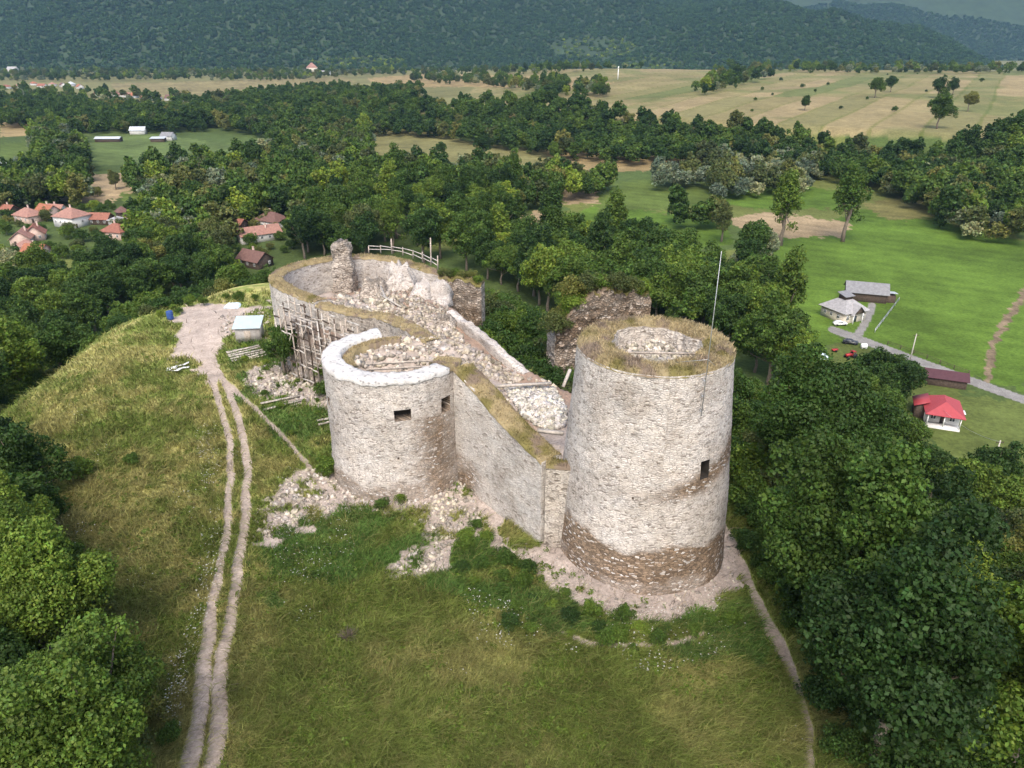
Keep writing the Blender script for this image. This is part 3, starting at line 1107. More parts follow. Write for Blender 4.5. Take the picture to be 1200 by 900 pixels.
def stones(r, P, S, cols, up=True):
    """angular blocks of different sizes"""
    n = len(P)
    base = np.array([(x, y, z) for z in (-.5, .5) for y in (-.5, .5) for x in (-.5, .5)])
    V = base[None] * (1 + r.uniform(-0.3, 0.3, (n, 8, 3)))
    V = V * (np.asarray(S)[:, None, None] * r.uniform(0.6, 1.3, (n, 1, 3)) * np.array([1.2, 1, 0.75]))
    q = r.normal(size=(n, 4)) * np.array([1, 0.35, 0.35, 1])
    q /= np.linalg.norm(q, axis=1)[:, None]
    w, x, y, z = q.T
    M = np.stack([1 - 2 * (y * y + z * z), 2 * (x * y - w * z), 2 * (x * z + w * y), 2 * (x * y + w * z), 1 - 2 * (x * x + z * z), 2 * (y * z - w * x), 2 * (x * z - w * y), 2 * (y * z + w * x), 1 - 2 * (x * x + y * y)], -1).reshape(n, 3, 3)
    V = np.einsum('nij,nkj->nki', M, V) + P[:, None]
    f = np.array([(0, 2, 3, 1), (4, 5, 7, 6), (0, 1, 5, 4), (1, 3, 7, 5), (3, 2, 6, 7), (2, 0, 4, 6)])
    Q = (np.arange(n)[:, None, None] * 8 + f[None]).reshape(-1, 4)
    return V.reshape(-1, 3), Q, np.repeat(cols, 8, 0)


def stone_cols(r, n, base=(0.42, 0.38, 0.33), var=0.5):
    c = np.array(base) * r.uniform(1 - var, 1 + var, n)[:, None]
    c[:, 2] *= r.uniform(0.85, 1.05, n)
    return np.clip(c, 0.03, 0.85)


# ---- large round tower
TC = np.array([13.1, 62.2])
TZ0, TZ1 = 33.5, 57.0


def tower_r(z):
    return np.interp(z, [33, 36, 40, 45, 50, 54, 57], [8.75, 8.55, 8.35, 8.0, 7.6, 7.3, 7.1])


def build_tower():
    t = thing('round_tower', 'largest pale stone round tower with grassy rim and brown stained foot', 'tower', (0, 0, 0))
    na, nz = 240, 105
    A = np.linspace(0, 2 * math.pi, na + 1)
    Zs = np.linspace(TZ0, TZ1, nz)

    def pos(a, z):
        r = tower_r(z)
        return TC[0] + np.sin(a) * r, TC[1] - np.cos(a) * r, np.sin(a), -np.cos(a)

    def stain(a, z):
        uu = a * 8
        b = (a + math.pi) % (2 * math.pi) - math.pi
        w = (fbm(np.cos(a) * 3, z / 3 + np.sin(a) * 3, 77, 3) - 0.5) * 2.6
        lo = sstep(40.6, 39.2, z + w + 0.35 * b) * 0.75
        lo = lo * (0.62 + 0.7 * sstep(36.6, 38.2, z + w))
        # band of old stone round the loophole, on the right side
        zb = 47.1 + 2.2 * (b - 0.6)
        hi = np.exp(-((z - zb + w * 0.4) / np.interp(b, [-0.1, 1.5], [0.7, 1.6])) ** 2) * sstep(-0.25, 0.5, b) * sstep(2.3, 1.6, b) * 0.72
        return np.maximum(lo, hi) + 0.18 * sstep(0.55, 0.75, fbm(np.cos(a) * 2, z / 4, 79, 3))
    # openings: loophole at the right, small putlog hole at the left front
    def idx(ang, z, w, h):
        i = int(round((ang % (2 * math.pi)) / (2 * math.pi) * na))
        j = int(round((z - TZ0) / (TZ1 - TZ0) * (nz - 1)))
        return (j - h // 2, j - h // 2 + h, i - w // 2, i - w // 2 + w)
    hA, hB = idx(0.53, 47.7, 5, 8), idx(-0.32, 45.2, 1, 1)
    w, g = ring_grid('wall', A, Zs, pos, M_STONE, stain, [hA, hB], 0.06, uvs=A * 8.0, parent=t)
    niche(g, hA, 2.2, *TC, t, 'window_opening', M_SHADE)  # loophole reveals coloured black as well, shade painted instead of lit stone
    niche(g, hB, 0.8, *TC, t, 'putlog_hole')
    # turf ring and rubble filled shaft
    rad = np.linspace(0, 1, 9)
    a, q = np.meshgrid(A[:-1], rad)
    ro = 7.16 + 0.10 * (fbm(np.cos(a) * 9, np.sin(a) * 9, 5, 2) - 0.5)
    ri = 4.25 + 1.5 * (fbm(np.cos(a) * 2.2, np.sin(a) * 2.2, 6, 3) - 0.5)
    rr = ri + (ro - ri) * q
    zz = TZ1 + 0.05 + 0.35 * np.sin(math.pi * np.clip(q * 0.9 + 0.05, 0, 1)) + 0.25 * (fbm(np.cos(a) * rr / 1.2, np.sin(a) * rr / 1.2, 7, 3) - 0.5)
    zz = np.where(q > 0.99, TZ1 - 0.18 + 0.16 * (fbm(np.cos(a) * 14, np.sin(a) * 14, 9, 2) - 0.5), zz)
    V = np.stack([TC[0] + np.sin(a) * rr, TC[1] - np.cos(a) * rr, zz], -1).reshape(-1, 3)
    I = np.arange(a.size).reshape(a.shape)
    J = np.roll(I, -1, 1)
    Q = np.stack([I[:-1], J[:-1], J[1:], I[1:]], -1).reshape(-1, 4)
    turf('grass_cap', V, Q, t, 7000, 3, 0.30, 0.30)
    # inner shaft wall and rubble floor
    ri0 = ri[0]
    zc = zz[0]
    zl = np.linspace(0, 1, 8)[:, None]
    Vz = zc[None] * (1 - zl) + (TZ1 - 2.6) * zl
    rad2 = ri0[None] - 0.5 * zl + 0.2 * (fbm(np.broadcast_to(A[:-1] * 6, Vz.shape), Vz / 0.5, 12, 2) - 0.5)
    aa = np.broadcast_to(A[:-1], Vz.shape)
    V = np.stack([TC[0] + np.sin(aa) * rad2, TC[1] - np.cos(aa) * rad2, Vz], -1).reshape(-1, 3)
    I = np.arange(aa.size).reshape(aa.shape)
    J = np.roll(I, -1, 1)
    Q = np.stack([I[:-1], I[1:], J[1:], J[:-1]], -1).reshape(-1, 4)
    link('inner_wall', mesh_np('inner_wall', V, Q, None, M_STONE2, uv=np.stack([(aa * 4).reshape(-1), Vz.reshape(-1)], -1), extra={'stain': np.zeros(len(V))}), t)
    r = np.random.default_rng(5)
    n = 26
    gx, gy = np.meshgrid(np.linspace(-4.8, 4.8, n), np.linspace(-4.8, 4.8, n))
    gz = TZ1 - 1.9 + 0.9 * (fbm(gx / 1.8, gy / 1.8, 15, 3) - 0.5) + 0.5 * sstep(2.0, 4.2, np.hypot(gx, gy))
    I = np.arange(n * n).reshape(n, n)
    Q = np.stack([I[:-1, :-1], I[:-1, 1:], I[1:, 1:], I[1:, :-1]], -1).reshape(-1, 4)
    Vf = np.stack([TC[0] + gx, TC[1] + gy, gz], -1).reshape(-1, 3)
    keep = (np.hypot(gx, gy).reshape(-1)[Q] < 4.75).all(1)
    cf = np.tile(np.array([0.33, 0.29, 0.25]), (len(Vf), 1))
    m = 420
    ang, q = r.uniform(0, 6.28, m), np.sqrt(r.random(m)) * 4.0
    px, py = np.cos(ang) * q, np.sin(ang) * q
    pz = TZ1 - 1.8 + 0.9 * (fbm(px / 1.8, py / 1.8, 15, 3) - 0.5) + 0.5 * sstep(2.0, 4.2, q)
    vs, qs, cs = stones(r, np.stack([TC[0] + px, TC[1] + py, pz], 1), r.uniform(0.15, 0.5, m), stone_cols(r, m))
    me = mesh_np('rubble_fill', np.concatenate([Vf, vs]), np.concatenate([Q[keep], qs + len(Vf)]), None, M_LOOSE, col=np.concatenate([cf, cs]))
    link('rubble_fill', me, t)
    b = MB()
    b.beam((TC[0] - 3.4, TC[1] - 1.2, TZ1 - 0.3), (TC[0] + 3.6, TC[1] - 1.6, TZ1 - 0.25), 0.16)
    b.build('timber_beam', M_WOOD, t)
    return t


build_tower()
# lightning rod fixed to the tower's outside
mx, my = 16.0, 56.5
rod = thing('lightning_rod', 'thin tall grey metal rod rising beside the rim of the large tower', 'lightning rod', (mx, my - 1.6, 53.4))
m_ = MB()
m_.tube([(0, 0, 0), (0, 0, 9), (0, 0, 14.2)], [0.04, 0.035, 0.02], 8)
m_.build('pole', M_STEEL, rod)
for h in (0.4, 1.8, 3.2):
    MB().beam((0, 0, h), (-0.1, 0.75, h), 0.07).build('bracket', M_STEEL, rod)
for e in ((-2.2, 2.4, 5.1), (1.2, 1.6, 5.0)):
    MB().beam((0, 0, 5.2), (e[0], e[1], 3.9), 0.03).build('stay_wire', M_STEEL, rod)

# ---- half round bastion
BC = np.array([-13.2, 75.6])
BR = 7.8
BZ0, BZ1 = 35.0, 50.6


def build_bastion():
    t = thing('round_bastion', 'squat round stone bastion with fresh white mortar rim and two square windows', 'tower', (0, 0, 0))
    na, nz = 220, 62
    A = np.linspace(0, 2 * math.pi, na + 1)
    Zs = np.linspace(BZ0, BZ1, nz)

    def pos(a, z):
        r = BR + 0.35 * sstep(42, 36, z)
        return BC[0] + np.sin(a) * r, BC[1] - np.cos(a) * r, np.sin(a), -np.cos(a)

    def stain(a, z):
        b = (a + math.pi) % (2 * math.pi) - math.pi
        w = (fbm(np.cos(a) * 3 + 5, z / 2.5 + np.sin(a) * 3, 83, 3) - 0.5) * 3
        s = np.exp(-((b - 0.72) / 0.42) ** 2) * sstep(46.6, 45, z + w) * 0.55
        return np.maximum(s, 0.42 * sstep(38.8, 37.6, z + w))

    def idx(ang, z, w, h):
        i = int(round((ang % (2 * math.pi)) / (2 * math.pi) * na))
        j = int(round((z - BZ0) / (BZ1 - BZ0) * (nz - 1)))
        return (j - h // 2, j - h // 2 + h, i - w // 2, i - w // 2 + w)
    holes = [idx(0.22, 46.6, 8, 5), idx(0.88, 46.5, 6, 7), idx(-1.12, 46.3, 4, 4), idx(0.1, 41.4, 1, 1)]
    w, g = ring_grid('wall', A, Zs, pos, M_STONE, stain, holes, 0.07, uvs=A * BR, parent=t, seed=4,
                     ztop=lambda a: BZ1 - 3.2 * sstep(1.36, 1.5, a) * sstep(3.55, 3.35, a))
    for k, h in enumerate(holes):
        niche(g, h, 1.5 if k < 3 else 0.6, *BC, t, 'window_opening' if k < 3 else 'putlog_hole')
    # white coping: from the right front round the left to the back
    def coping(name, a0, a1, r0, r1, z0, lump, seed):
        n, m = 150, 9
        a, q = np.meshgrid(np.linspace(a0, a1, n), np.linspace(0, 1, m))
        ro = r1 + 0.16 * (fbm(a * 6, q * 0, seed, 3) - 0.5)
        ri = r0 + 0.55 * (fbm(a * 3, q * 0, seed + 1, 3) - 0.5)
        rr = ri + (ro - ri) * q
        zz = z0 + lump * (fbm(a * BR / 0.9, rr / 0.9, seed + 2, 3) - 0.3) + 0.10 * np.sin(math.pi * q)
        x, y = BC[0] + np.sin(a) * rr, BC[1] - np.cos(a) * rr
        # skirts
        top = np.stack([x, y, zz], -1)
        sk0 = top[:1] - np.array([0, 0, 1.0])
        sk1 = top[-1:] - np.array([0, 0, 0.5])
        G3 = np.concatenate([sk0, top, sk1])
        I = np.arange(G3.shape[0] * n).reshape(G3.shape[0], n)
        Q = np.stack([I[:-1, :-1], I[:-1, 1:], I[1:, 1:], I[1:, :-1]], -1).reshape(-1, 4)
        V = G3.reshape(-1, 3)
        ends = [np.concatenate([I[:, 0]]), np.concatenate([I[::-1, -1]])]
        tt = []
        for e in ends:
            tt += [(e[0], e[k], e[k + 1]) for k in range(1, len(e) - 1)]
        return V, Q, tt
    V, Q, tt = coping('mortar_cap', -2.75, 0.98, 5.75, 7.92, BZ1 + 0.05, 0.45, 31)
    link('mortar_cap', mesh_np('mortar_cap', V, Q, tt, M_MORTAR, smooth=False), t)
    V, Q, tt = coping('turf', -3.15, -0.9, 4.55, 5.7, BZ1 - 0.35, 0.2, 41)
    turf('grass_cap', V, Q, t, 1500, 8, 0.05, 0.16)
    V, Q, tt = coping('turf', 0.99, 1.35, 5.2, 7.9, BZ1 + 0.02, 0.2, 45)
    turf('grass_cap', V, Q, t, 400, 9, 0.1, 0.16)
    # rubble filled inside
    r = np.random.default_rng(9)
    n = 40
    gx, gy = np.meshgrid(np.linspace(-7.6, 7.6, n), np.linspace(-7.6, 7.6, n))
    q = np.hypot(gx, gy)
    hole = np.exp(-((gx - 0.5) / 3.0) ** 2 - ((gy + 1.9) / 1.9) ** 2)
    fz = lambda x, y, hl: BZ1 - 1.2 + 0.7 * (fbm(x / 1.5, y / 1.5, 19, 3) - 0.5) + 0.4 * sstep(0, 6, y) - 5.5 * hl
    gz = fz(gx, gy, hole)
    I = np.arange(n * n).reshape(n, n)
    Q = np.stack([I[:-1, :-1], I[:-1, 1:], I[1:, 1:], I[1:, :-1]], -1).reshape(-1, 4)
    keep = (q.reshape(-1)[Q] < 7.55).all(1)
    V = np.stack([BC[0] + gx, BC[1] + gy, gz], -1).reshape(-1, 3)
    cf = np.tile(np.array([0.36, 0.30, 0.25]), (len(V), 1)) * (0.6 + 0.8 * fbm(V[:, 0], V[:, 1], 20, 3)[:, None])
    m = 380
    px, py = r.uniform(-6.5, 6.5, m), r.uniform(-3, 6.8, m)
    k = np.hypot(px, py) < 6.6
    px, py = px[k], py[k]
    hl = np.exp(-((px - 0.5) / 3.0) ** 2 - ((py + 1.9) / 1.9) ** 2)
    vs, qs, cs = stones(r, np.stack([BC[0] + px, BC[1] + py, fz(px, py, hl) + 0.05], 1), r.uniform(0.2, 0.65, len(px)), stone_cols(r, len(px), (0.42, 0.37, 0.32)))
    me = mesh_np('rubble_fill', np.concatenate([V, vs]), np.concatenate([Q[keep], qs + len(V)]), None, M_LOOSE, col=np.concatenate([cf, cs]))
    link('rubble_fill', me, t)
    return t


build_bastion()
# rough timber railing in the bastion
rl = thing('timber_railing', 'low railing of rough boards across the pit inside the white rimmed bastion', 'railing', (BC[0] + 1.2, BC[1] - 3.9, BZ1 - 1.3))
for k, xx in enumerate((-3.0, 0.2, 2.9)):
    m_ = MB()
    m_.beam((xx, 0, 0), (xx + 0.1, 0.05, 2.6), 0.24)
    m_.build('post', M_WOOD, rl)
for zz in (1.2, 1.85):
    m_ = MB()
    m_.beam((-3.6, -0.12, zz - 0.2), (3.6, -0.12, zz + 0.25), 0.08, 0.24)
    m_.build('rail', M_WOOD, rl)
for k in range(5):
    MB().beam((-4.2 + k * 0.55, -0.5, 0.6), (-3.6 + k * 0.62, -1.9, 1.1), 0.14, 0.05).build('loose_board', M_PLANK, rl)


# ---- straight and curving walls
def resample(P, step):
    P = np.asarray(P, float)
    d = np.concatenate([[0], np.cumsum(np.linalg.norm(np.diff(P[:, :2], axis=0), axis=1))])
    n = max(2, int(d[-1] / step) + 1)
    s = np.linspace(0, d[-1], n)
    return np.stack([np.interp(s, d, P[:, k]) for k in range(P.shape[1])], 1), s


def chaikin(P, n=2):
    P = np.asarray(P, float)
    for _ in range(n):
        Q = np.empty((2 * len(P), P.shape[1]))
        Q[0], Q[-1] = P[0], P[-1]
        Q[1:-1:2] = 0.75 * P[:-1] + 0.25 * P[1:]
        Q[2:-1:2] = 0.25 * P[:-1] + 0.75 * P[1:]
        P = Q
    return P


def wall(name, label, P, thick, mat, cap='turf', rough=0.07, ragged=0.0, smooth=2, stain=None, tufts=60, green=0.3, capw=1.0, seed=0, cat='wall', outer_mat=None):
    """P: rows (x, y, z_bottom, z_top) along the middle of the wall"""
    P = chaikin(P, smooth) if smooth else np.asarray(P, float)
    C, s = resample(P, 0.3)
    T = np.gradient(C[:, :2], axis=0)
    T /= np.linalg.norm(T, axis=1)[:, None]
    N = np.stack([T[:, 1], -T[:, 0]], 1)
    zt = C[:, 3] + ragged * 2 * (fbm(s / 1.6, s * 0, 500 + seed, 4) - 0.5) + ragged * 1.2 * (np.floor(vnoise(s / 0.8, s * 0, 505 + seed) * 4) / 4 - 0.5)
    zb = C[:, 2]
    t = thing(name, label, cat)
    nz = int(max((zt - zb).max() / 0.35, 3))
    q = np.linspace(0, 1, nz)
    rows, uvs = [], []

    def skin(side, ss, base=0.0):
        zz = zb[None] * (1 - q[:, None]) + zt[None] * q[:, None]
        off = thick / 2 + rough * 3 * (fbm(ss[None] / 0.8 + 0 * zz, zz / 0.5, 520 + seed + side, 3) - 0.5) + rough * 3 * (fbm(ss[None] / 4 + 0 * zz, zz / 4, 530 + seed + side, 2) - 0.5)
        x = C[None, :, 0] + N[None, :, 0] * off * side
        y = C[None, :, 1] + N[None, :, 1] * off * side
        return np.stack([x, y, zz], -1), np.stack([ss[None] + 0 * zz + base, zz], -1)
    a, ua = skin(1, s)
    b, ub = skin(-1, s, 37.3)
    k = 7
    w = np.linspace(0, 1, k)[:, None, None]
    top = a[-1][None] * (1 - w) + b[-1][None] * w
    top[1:-1, :, 2] += rough * 3 * (fbm(top[1:-1, :, 0] / 0.5, top[1:-1, :, 1] / 0.5, 540 + seed, 3) - 0.4)
    G3 = np.concatenate([a, top[1:-1], b[::-1]])
    UV = np.concatenate([ua, np.stack([np.broadcast_to(s, top[1:-1].shape[:2]), ua[-1][None, :, 1] + np.broadcast_to(w[1:-1, :, 0] * thick, top[1:-1].shape[:2])], -1), ub[::-1]])
    m, n = G3.shape[:2]
    I = np.arange(m * n).reshape(m, n)
    Q = np.stack([I[:-1, :-1], I[1:, :-1], I[1:, 1:], I[:-1, 1:]], -1).reshape(-1, 4)
    # ends
    V = G3.reshape(-1, 3)
    uvv = UV.reshape(-1, 2)
    st = (np.zeros(len(V)) if stain is None else stain(UV[..., 0], G3[..., 2], G3[..., 0]).reshape(-1))
    ext_q = []
    vv, uu2, ss2 = [V], [uvv], [st]
    base = len(V)
    for e in (0, -1):
        f, bk = a[:, e], b[:, e]
        wv = np.linspace(0, 1, 6)[:, None, None]
        E3 = f[None] * (1 - wv) + bk[None] * wv
        E3 = E3 + (np.array([*(T[e] * (1 if e else -1)), 0]) * rough * 2.5 * (fbm(E3[..., 2] / 0.5, wv[..., 0] * 4 + 0 * E3[..., 2], 550 + seed, 3) - 0.5)[..., None]) * ((wv > 0) & (wv < 1))
        J = np.arange(6 * nz).reshape(6, nz) + base
        qq = np.stack([J[:-1, :-1], J[1:, :-1], J[1:, 1:], J[:-1, 1:]], -1).reshape(-1, 4)
        ext_q.append(qq)
        vv.append(E3.reshape(-1, 3))
        uu2.append(np.stack([np.broadcast_to(wv[..., 0] * thick, E3.shape[:2]), E3[..., 2]], -1).reshape(-1, 2))
        ss2.append(np.zeros(6 * nz) + 0.1)
        base += 6 * nz
    V = np.concatenate(vv)
    me = mesh_np('masonry', V, np.concatenate([Q] + ext_q), None, mat, uv=np.concatenate(uu2), smooth=True, extra={'stain': np.concatenate(ss2)})
    link('masonry', me, t)
    if cap:
        kk = 8
        w = np.linspace(0, 1, kk)[:, None, None]
        cw = capw
        top = a[-1][None] * (0.5 + cw * (0.5 - w)) + b[-1][None] * (0.5 - cw * (0.5 - w))
        top = top.copy()
        wl = w[..., 0]
        top[..., 2] += 0.06 + 0.14 * np.sin(math.pi * wl) + 0.3 * (fbm(top[..., 0] / 0.9, top[..., 1] / 0.9, 560 + seed, 3) - 0.5)
        low = np.stack([top[0], top[-1]])
        low[..., 2] = np.stack([a[-1][:, 2], b[-1][:, 2]]) - 0.22 + 0.2 * (fbm(s[None] / 0.6 + np.array([[0.], [50.]]), 0 * s[None], 570, 2) - 0.5)
        low[0, :, :2] += N * 0.06
        low[1, :, :2] -= N * 0.06
        Gc = np.concatenate([low[:1], top, low[1:]])
        J = np.arange(Gc.shape[0] * n).reshape(-1, n)
        Qc = np.stack([J[:-1, :-1], J[1:, :-1], J[1:, 1:], J[:-1, 1:]], -1).reshape(-1, 4)
        if cap == 'turf':
            turf('grass_cap', Gc.reshape(-1, 3), Qc, t, int(tufts * s[-1]), 20 + seed, green)
        else:
            link('mortar_cap', mesh_np('mortar_cap', Gc.reshape(-1, 3), Qc, None, M_MORTAR), t)
    return t


# curtain wall between the bastion and the tower (its outer face falls towards the left front)
p0, p1 = np.array([-5.6, 70.9]), np.array([2.9, 60.2])
nn = np.array([p1[1] - p0[1], -(p1[0] - p0[0])])
nn = -nn / np.linalg.norm(nn)
th = 2.5
q0, q1 = p0 + nn * th / 2, p1 + nn * th / 2
dirw = (p1 - p0) / np.linalg.norm(p1 - p0)
CW = [(*(q0 - dirw * 1.2), 36, 50.3), (*(q0 + dirw * 3), 36, 48.9), (*(q0 + dirw * 8), 35, 46.9), (*(q1 - dirw * 0.1), 33.5, 45.5)]
cw = wall('curtain_wall', 'straight grey stone curtain wall with dry turf top between bastion and large tower', CW, th, M_SMOOTH, 'turf', 0.05, 0.0, 1,
     stain=lambda u, z, x: 0.62 * sstep(41.5, 38, z + 3 * (fbm(u / 2, z / 2, 600, 3) - 0.5)) * sstep(6.5, 2, u), tufts=130, green=0.42, seed=1)
# short end wall closing the gap to the tower
ew = wall('end_wall', 'end of the curtain wall', [(3.3, 60.62, 33.5, 45.45), (6.4, 60.3, 33.5, 45.3)], 1.5, M_STONE2, 'turf', 0.04, 0.0, 0, tufts=130, green=0.5, seed=2)
for ch in list(ew.children):
    ch.parent = cw
    ch.name = 'end_' + ch.name.split('.')[0]
bpy.data.objects.remove(ew)

# ring wall of the rear enclosure
RW = [(*Z(522, 318, 48.2), 40, 47.8), (*Z(505, 313, 49), 40, 48.4), (*Z(468, 304, 49), 39, 48.9), (*Z(430, 299, 49), 38, 49), (*Z(388, 302, 49), 37, 49), (*Z(350, 309, 49), 37, 49),
      (*Z(325, 319, 49), 36, 49), (*Z(322, 330, 49), 36, 49), (*Z(345, 342, 49), 36, 49), (*Z(375, 353, 49.2), 36, 49.2)]
wall('ring_wall', 'curved grey stone wall of the rear enclosure with a turf top', RW, 2.1, M_SMOOTH, 'turf', 0.06, 0.1, 2, tufts=110, green=0.34, seed=3)
MW = [(*Z(375, 353, 49.2), 36, 48.9), (*Z(412, 361, 49.3), 36, 48.6), (*Z(455, 366, 49.8), 36, 49.4), (*Z(485, 383, 50.2), 37, 50.0), (*Z(508, 398, 50.4), 40, 50.2)]
wall('ruined_wall', 'half ruined stone wall behind the scaffolding with a bare earthen top', MW, 2.0, M_STONE2, 'turf', 0.1, 0.25, 1, tufts=70, green=0.05, seed=4)
# low parapet on the right of the terrace
PW = [(*Z(528, 364, 47.3), 40, 47.2), (*Z(560, 388, 46.8), 39, 46.9), (*Z(592, 415, 46), 38, 46.1), (*Z(617, 433, 45), 38, 44.6)]
wall('parapet_wall', 'low pale stone parapet beside the brown earth terrace', PW, 1.1, M_STONE, None, 0.12, 0.22, 1, seed=5)
# rear right ruin and the fragment behind the tower
FW = [(*Z(516, 333, 47), 38, 48.6), (*Z(540, 338, 46.5), 37, 48.2), (*Z(566, 350, 45), 35, 47.6)]
wall('wall_fragment', 'broken brown grey wall fragment at the rear right with bushes on top', FW, 2.6, M_STONE3, 'turf', 0.22, 0.7, 1, tufts=140, green=0.55, seed=6,
     stain=lambda u, z, x: 0.35 + 0.25 * sstep(45, 42, z))
FT = [(5.6, 97.2, 36, 45.2), (7.4, 97.8, 36, 47.6), (9.6, 98.6, 36, 50.4), (14, 100, 36, 50.8), (19.5, 101.5, 36, 49.2)]
wall('wall_fragment', 'tall crumbling wall fragment with overgrown top standing behind the large tower', FT, 3.4, M_STONE3, 'turf', 0.3, 1.0, 1, tufts=260, green=0.62, seed=7,
     stain=lambda u, z, x: 0.45 + 0.4 * np.exp(-((z - 45.5) / 1.6) ** 2))


def lump(name, label, cat, loc, rx, ry, h, mat, seed, stain=0.2, lean=0.0, taper=0.5, hv=1.1):
    """free standing stub of masonry"""
    na, nz = 48, max(int(h / 0.28), 4)
    a, q = np.meshgrid(np.linspace(0, 2 * math.pi, na + 1), np.linspace(0, 1, nz))
    sq = 1 / np.maximum(np.abs(np.cos(a)), np.abs(np.sin(a))) ** 0.55
    rr = sq * (1 - taper * q ** 1.6) * (0.55 + 0.95 * fbm(np.cos(a) * 1.3 + seed, np.sin(a) * 1.3 + q * h / 1.6, 700 + seed, 3))
    zz = q * h * (1 - hv / 2 + hv * fbm(np.cos(a) * 2.2, np.sin(a) * 2.2, 710 + seed, 2)) - 0.6
    x, y = np.cos(a) * rx * rr + lean * q * h, np.sin(a) * ry * rr
    x[:, -1], y[:, -1], zz[:, -1] = x[:, 0], y[:, 0], zz[:, 0]
    V = np.stack([x, y, zz], -1).reshape(-1, 3)
    I = np.arange(V.shape[0]).reshape(nz, na + 1)
    Q = np.stack([I[:-1, :-1], I[:-1, 1:], I[1:, 1:], I[1:, :-1]], -1).reshape(-1, 4)
    c = len(V)
    V = np.concatenate([V, [V[I[-1, :-1]].mean(0) + np.array([0, 0, 0.25])]])
    T = [(c, I[-1, j], I[-1, j + 1]) for j in range(na)]
    uv = np.concatenate([np.stack([(a * (rx + ry) / 2).reshape(-1), zz.reshape(-1)], -1), [[0, h]]])
    t = link(name, mesh_np(name, V, Q, T, mat, uv=uv, extra={'stain': np.full(len(V), stain)}), None, loc)
    return tag(t, label, cat)


px_, py_ = Z(405, 338, 44.5)
lump('stone_pillar', 'tall ragged stone pillar standing inside the rear ring wall', 'pillar', (px_, py_, 43.6), 1.75, 1.5, 9.2, M_STONE3, 3, 0.1, 0.0, 0.18, 0.3)
for i, (u, v, zt, rx, ry, h) in enumerate(((470, 345, 46, 2.6, 2.0, 4.2), (440, 352, 46, 2.2, 1.8, 3.4), (505, 352, 46, 3.2, 2.4, 3.0), (520, 388, 45.5, 1.7, 1.4, 2.2), (492, 330, 45, 2.4, 1.8, 3.2))):
    x, y = Z(u, v, zt)
    lump('masonry_stub', ['largest pale lump of ruined masonry right of the stone pillar', 'low lump of ruined masonry in front of the stone pillar', 'broad pale masonry lump beside the bushy rear fragment',
                          'small stone block at the top of the earth terrace', 'masonry lump against the inside of the rear ring wall'][i], 'ruin', (x, y, float(hzf(x, y)) - 0.5), rx, ry, h, M_STONE if i in (0, 2) else M_STONE3, 10 + i, 0.05)


def rubble_in(poly, n, smin, smax, seed, base=(0.40, 0.36, 0.315), up=0.0):
    r = np.random.default_rng(seed)
    P = np.asarray(poly, float)
    u, v = r.uniform(P[:, 0].min(), P[:, 0].max(), n * 4), r.uniform(P[:, 1].min(), P[:, 1].max(), n * 4)
    k = inside(P, u, v)
    u, v = u[k][:n], v[k][:n]
    x, y, z, ok = gv(u, v)
    k = ok & is_hill(x, y)
    x, y, z = x[k], y[k], z[k]
    s = smin + (smax - smin) * r.random(len(x)) ** 2.5
    return stones(r, np.stack([x, y, z + 0.05 * s + up], 1), s, stone_cols(r, len(x), base))


def stuff_mesh(name, parts, mat, label=None, cat=None, kind='stuff'):
    V, Q, C, n = [], [], [], 0
    for v, q, c in parts:
        V.append(v)
        Q.append(q + n)
        C.append(c)
        n += len(v)
    o = link(name, mesh_np(name, np.concatenate(V), np.concatenate(Q), None, mat, col=np.concatenate(C)))
    return tag(o, label, cat, None, kind)


stuff_mesh('rubble', [
    rubble_in([(440, 335), (500, 320), (535, 345), (520, 372), (545, 400), (612, 444), (600, 452), (540, 432), (500, 398), (440, 372)], 3000, 0.08, 0.62, 1, (0.35, 0.305, 0.26)),
    rubble_in([(400, 330), (450, 320), (460, 360), (420, 372), (385, 355)], 350, 0.2, 0.8, 2),
    rubble_in([(575, 445), (640, 440), (660, 470), (640, 500), (600, 480)], 200, 0.15, 0.6, 6, (0.42, 0.36, 0.3)),
], M_LOOSE, 'loose tumbled stones covering the courtyard inside the walls', 'rubble')
stuff_mesh('stone_heap', [rubble_in([(588, 452), (650, 456), (664, 480), (662, 500), (640, 506), (615, 490)], 1500, 0.22, 0.55, 3, (0.50, 0.465, 0.43), 0.12)],
           M_LOOSE, 'heap of clean pale building stones beside the large tower', 'stone heap')
stuff_mesh('scattered_stones', [
    rubble_in(BARE1, 1300, 0.1, 0.5, 4), rubble_in(BARE2, 900, 0.1, 0.55, 5), rubble_in(APRON, 500, 0.06, 0.3, 7),
    rubble_in([(255, 372), (318, 358), (318, 400), (262, 395)], 220, 0.1, 0.5, 8)], M_LOOSE, 'loose stones scattered on the bare soil below the walls', 'stones')

# ------------------------------------------------------------------ building works around the castle
def place_on(u, v, up=0.0):
    return G(u, v, up)


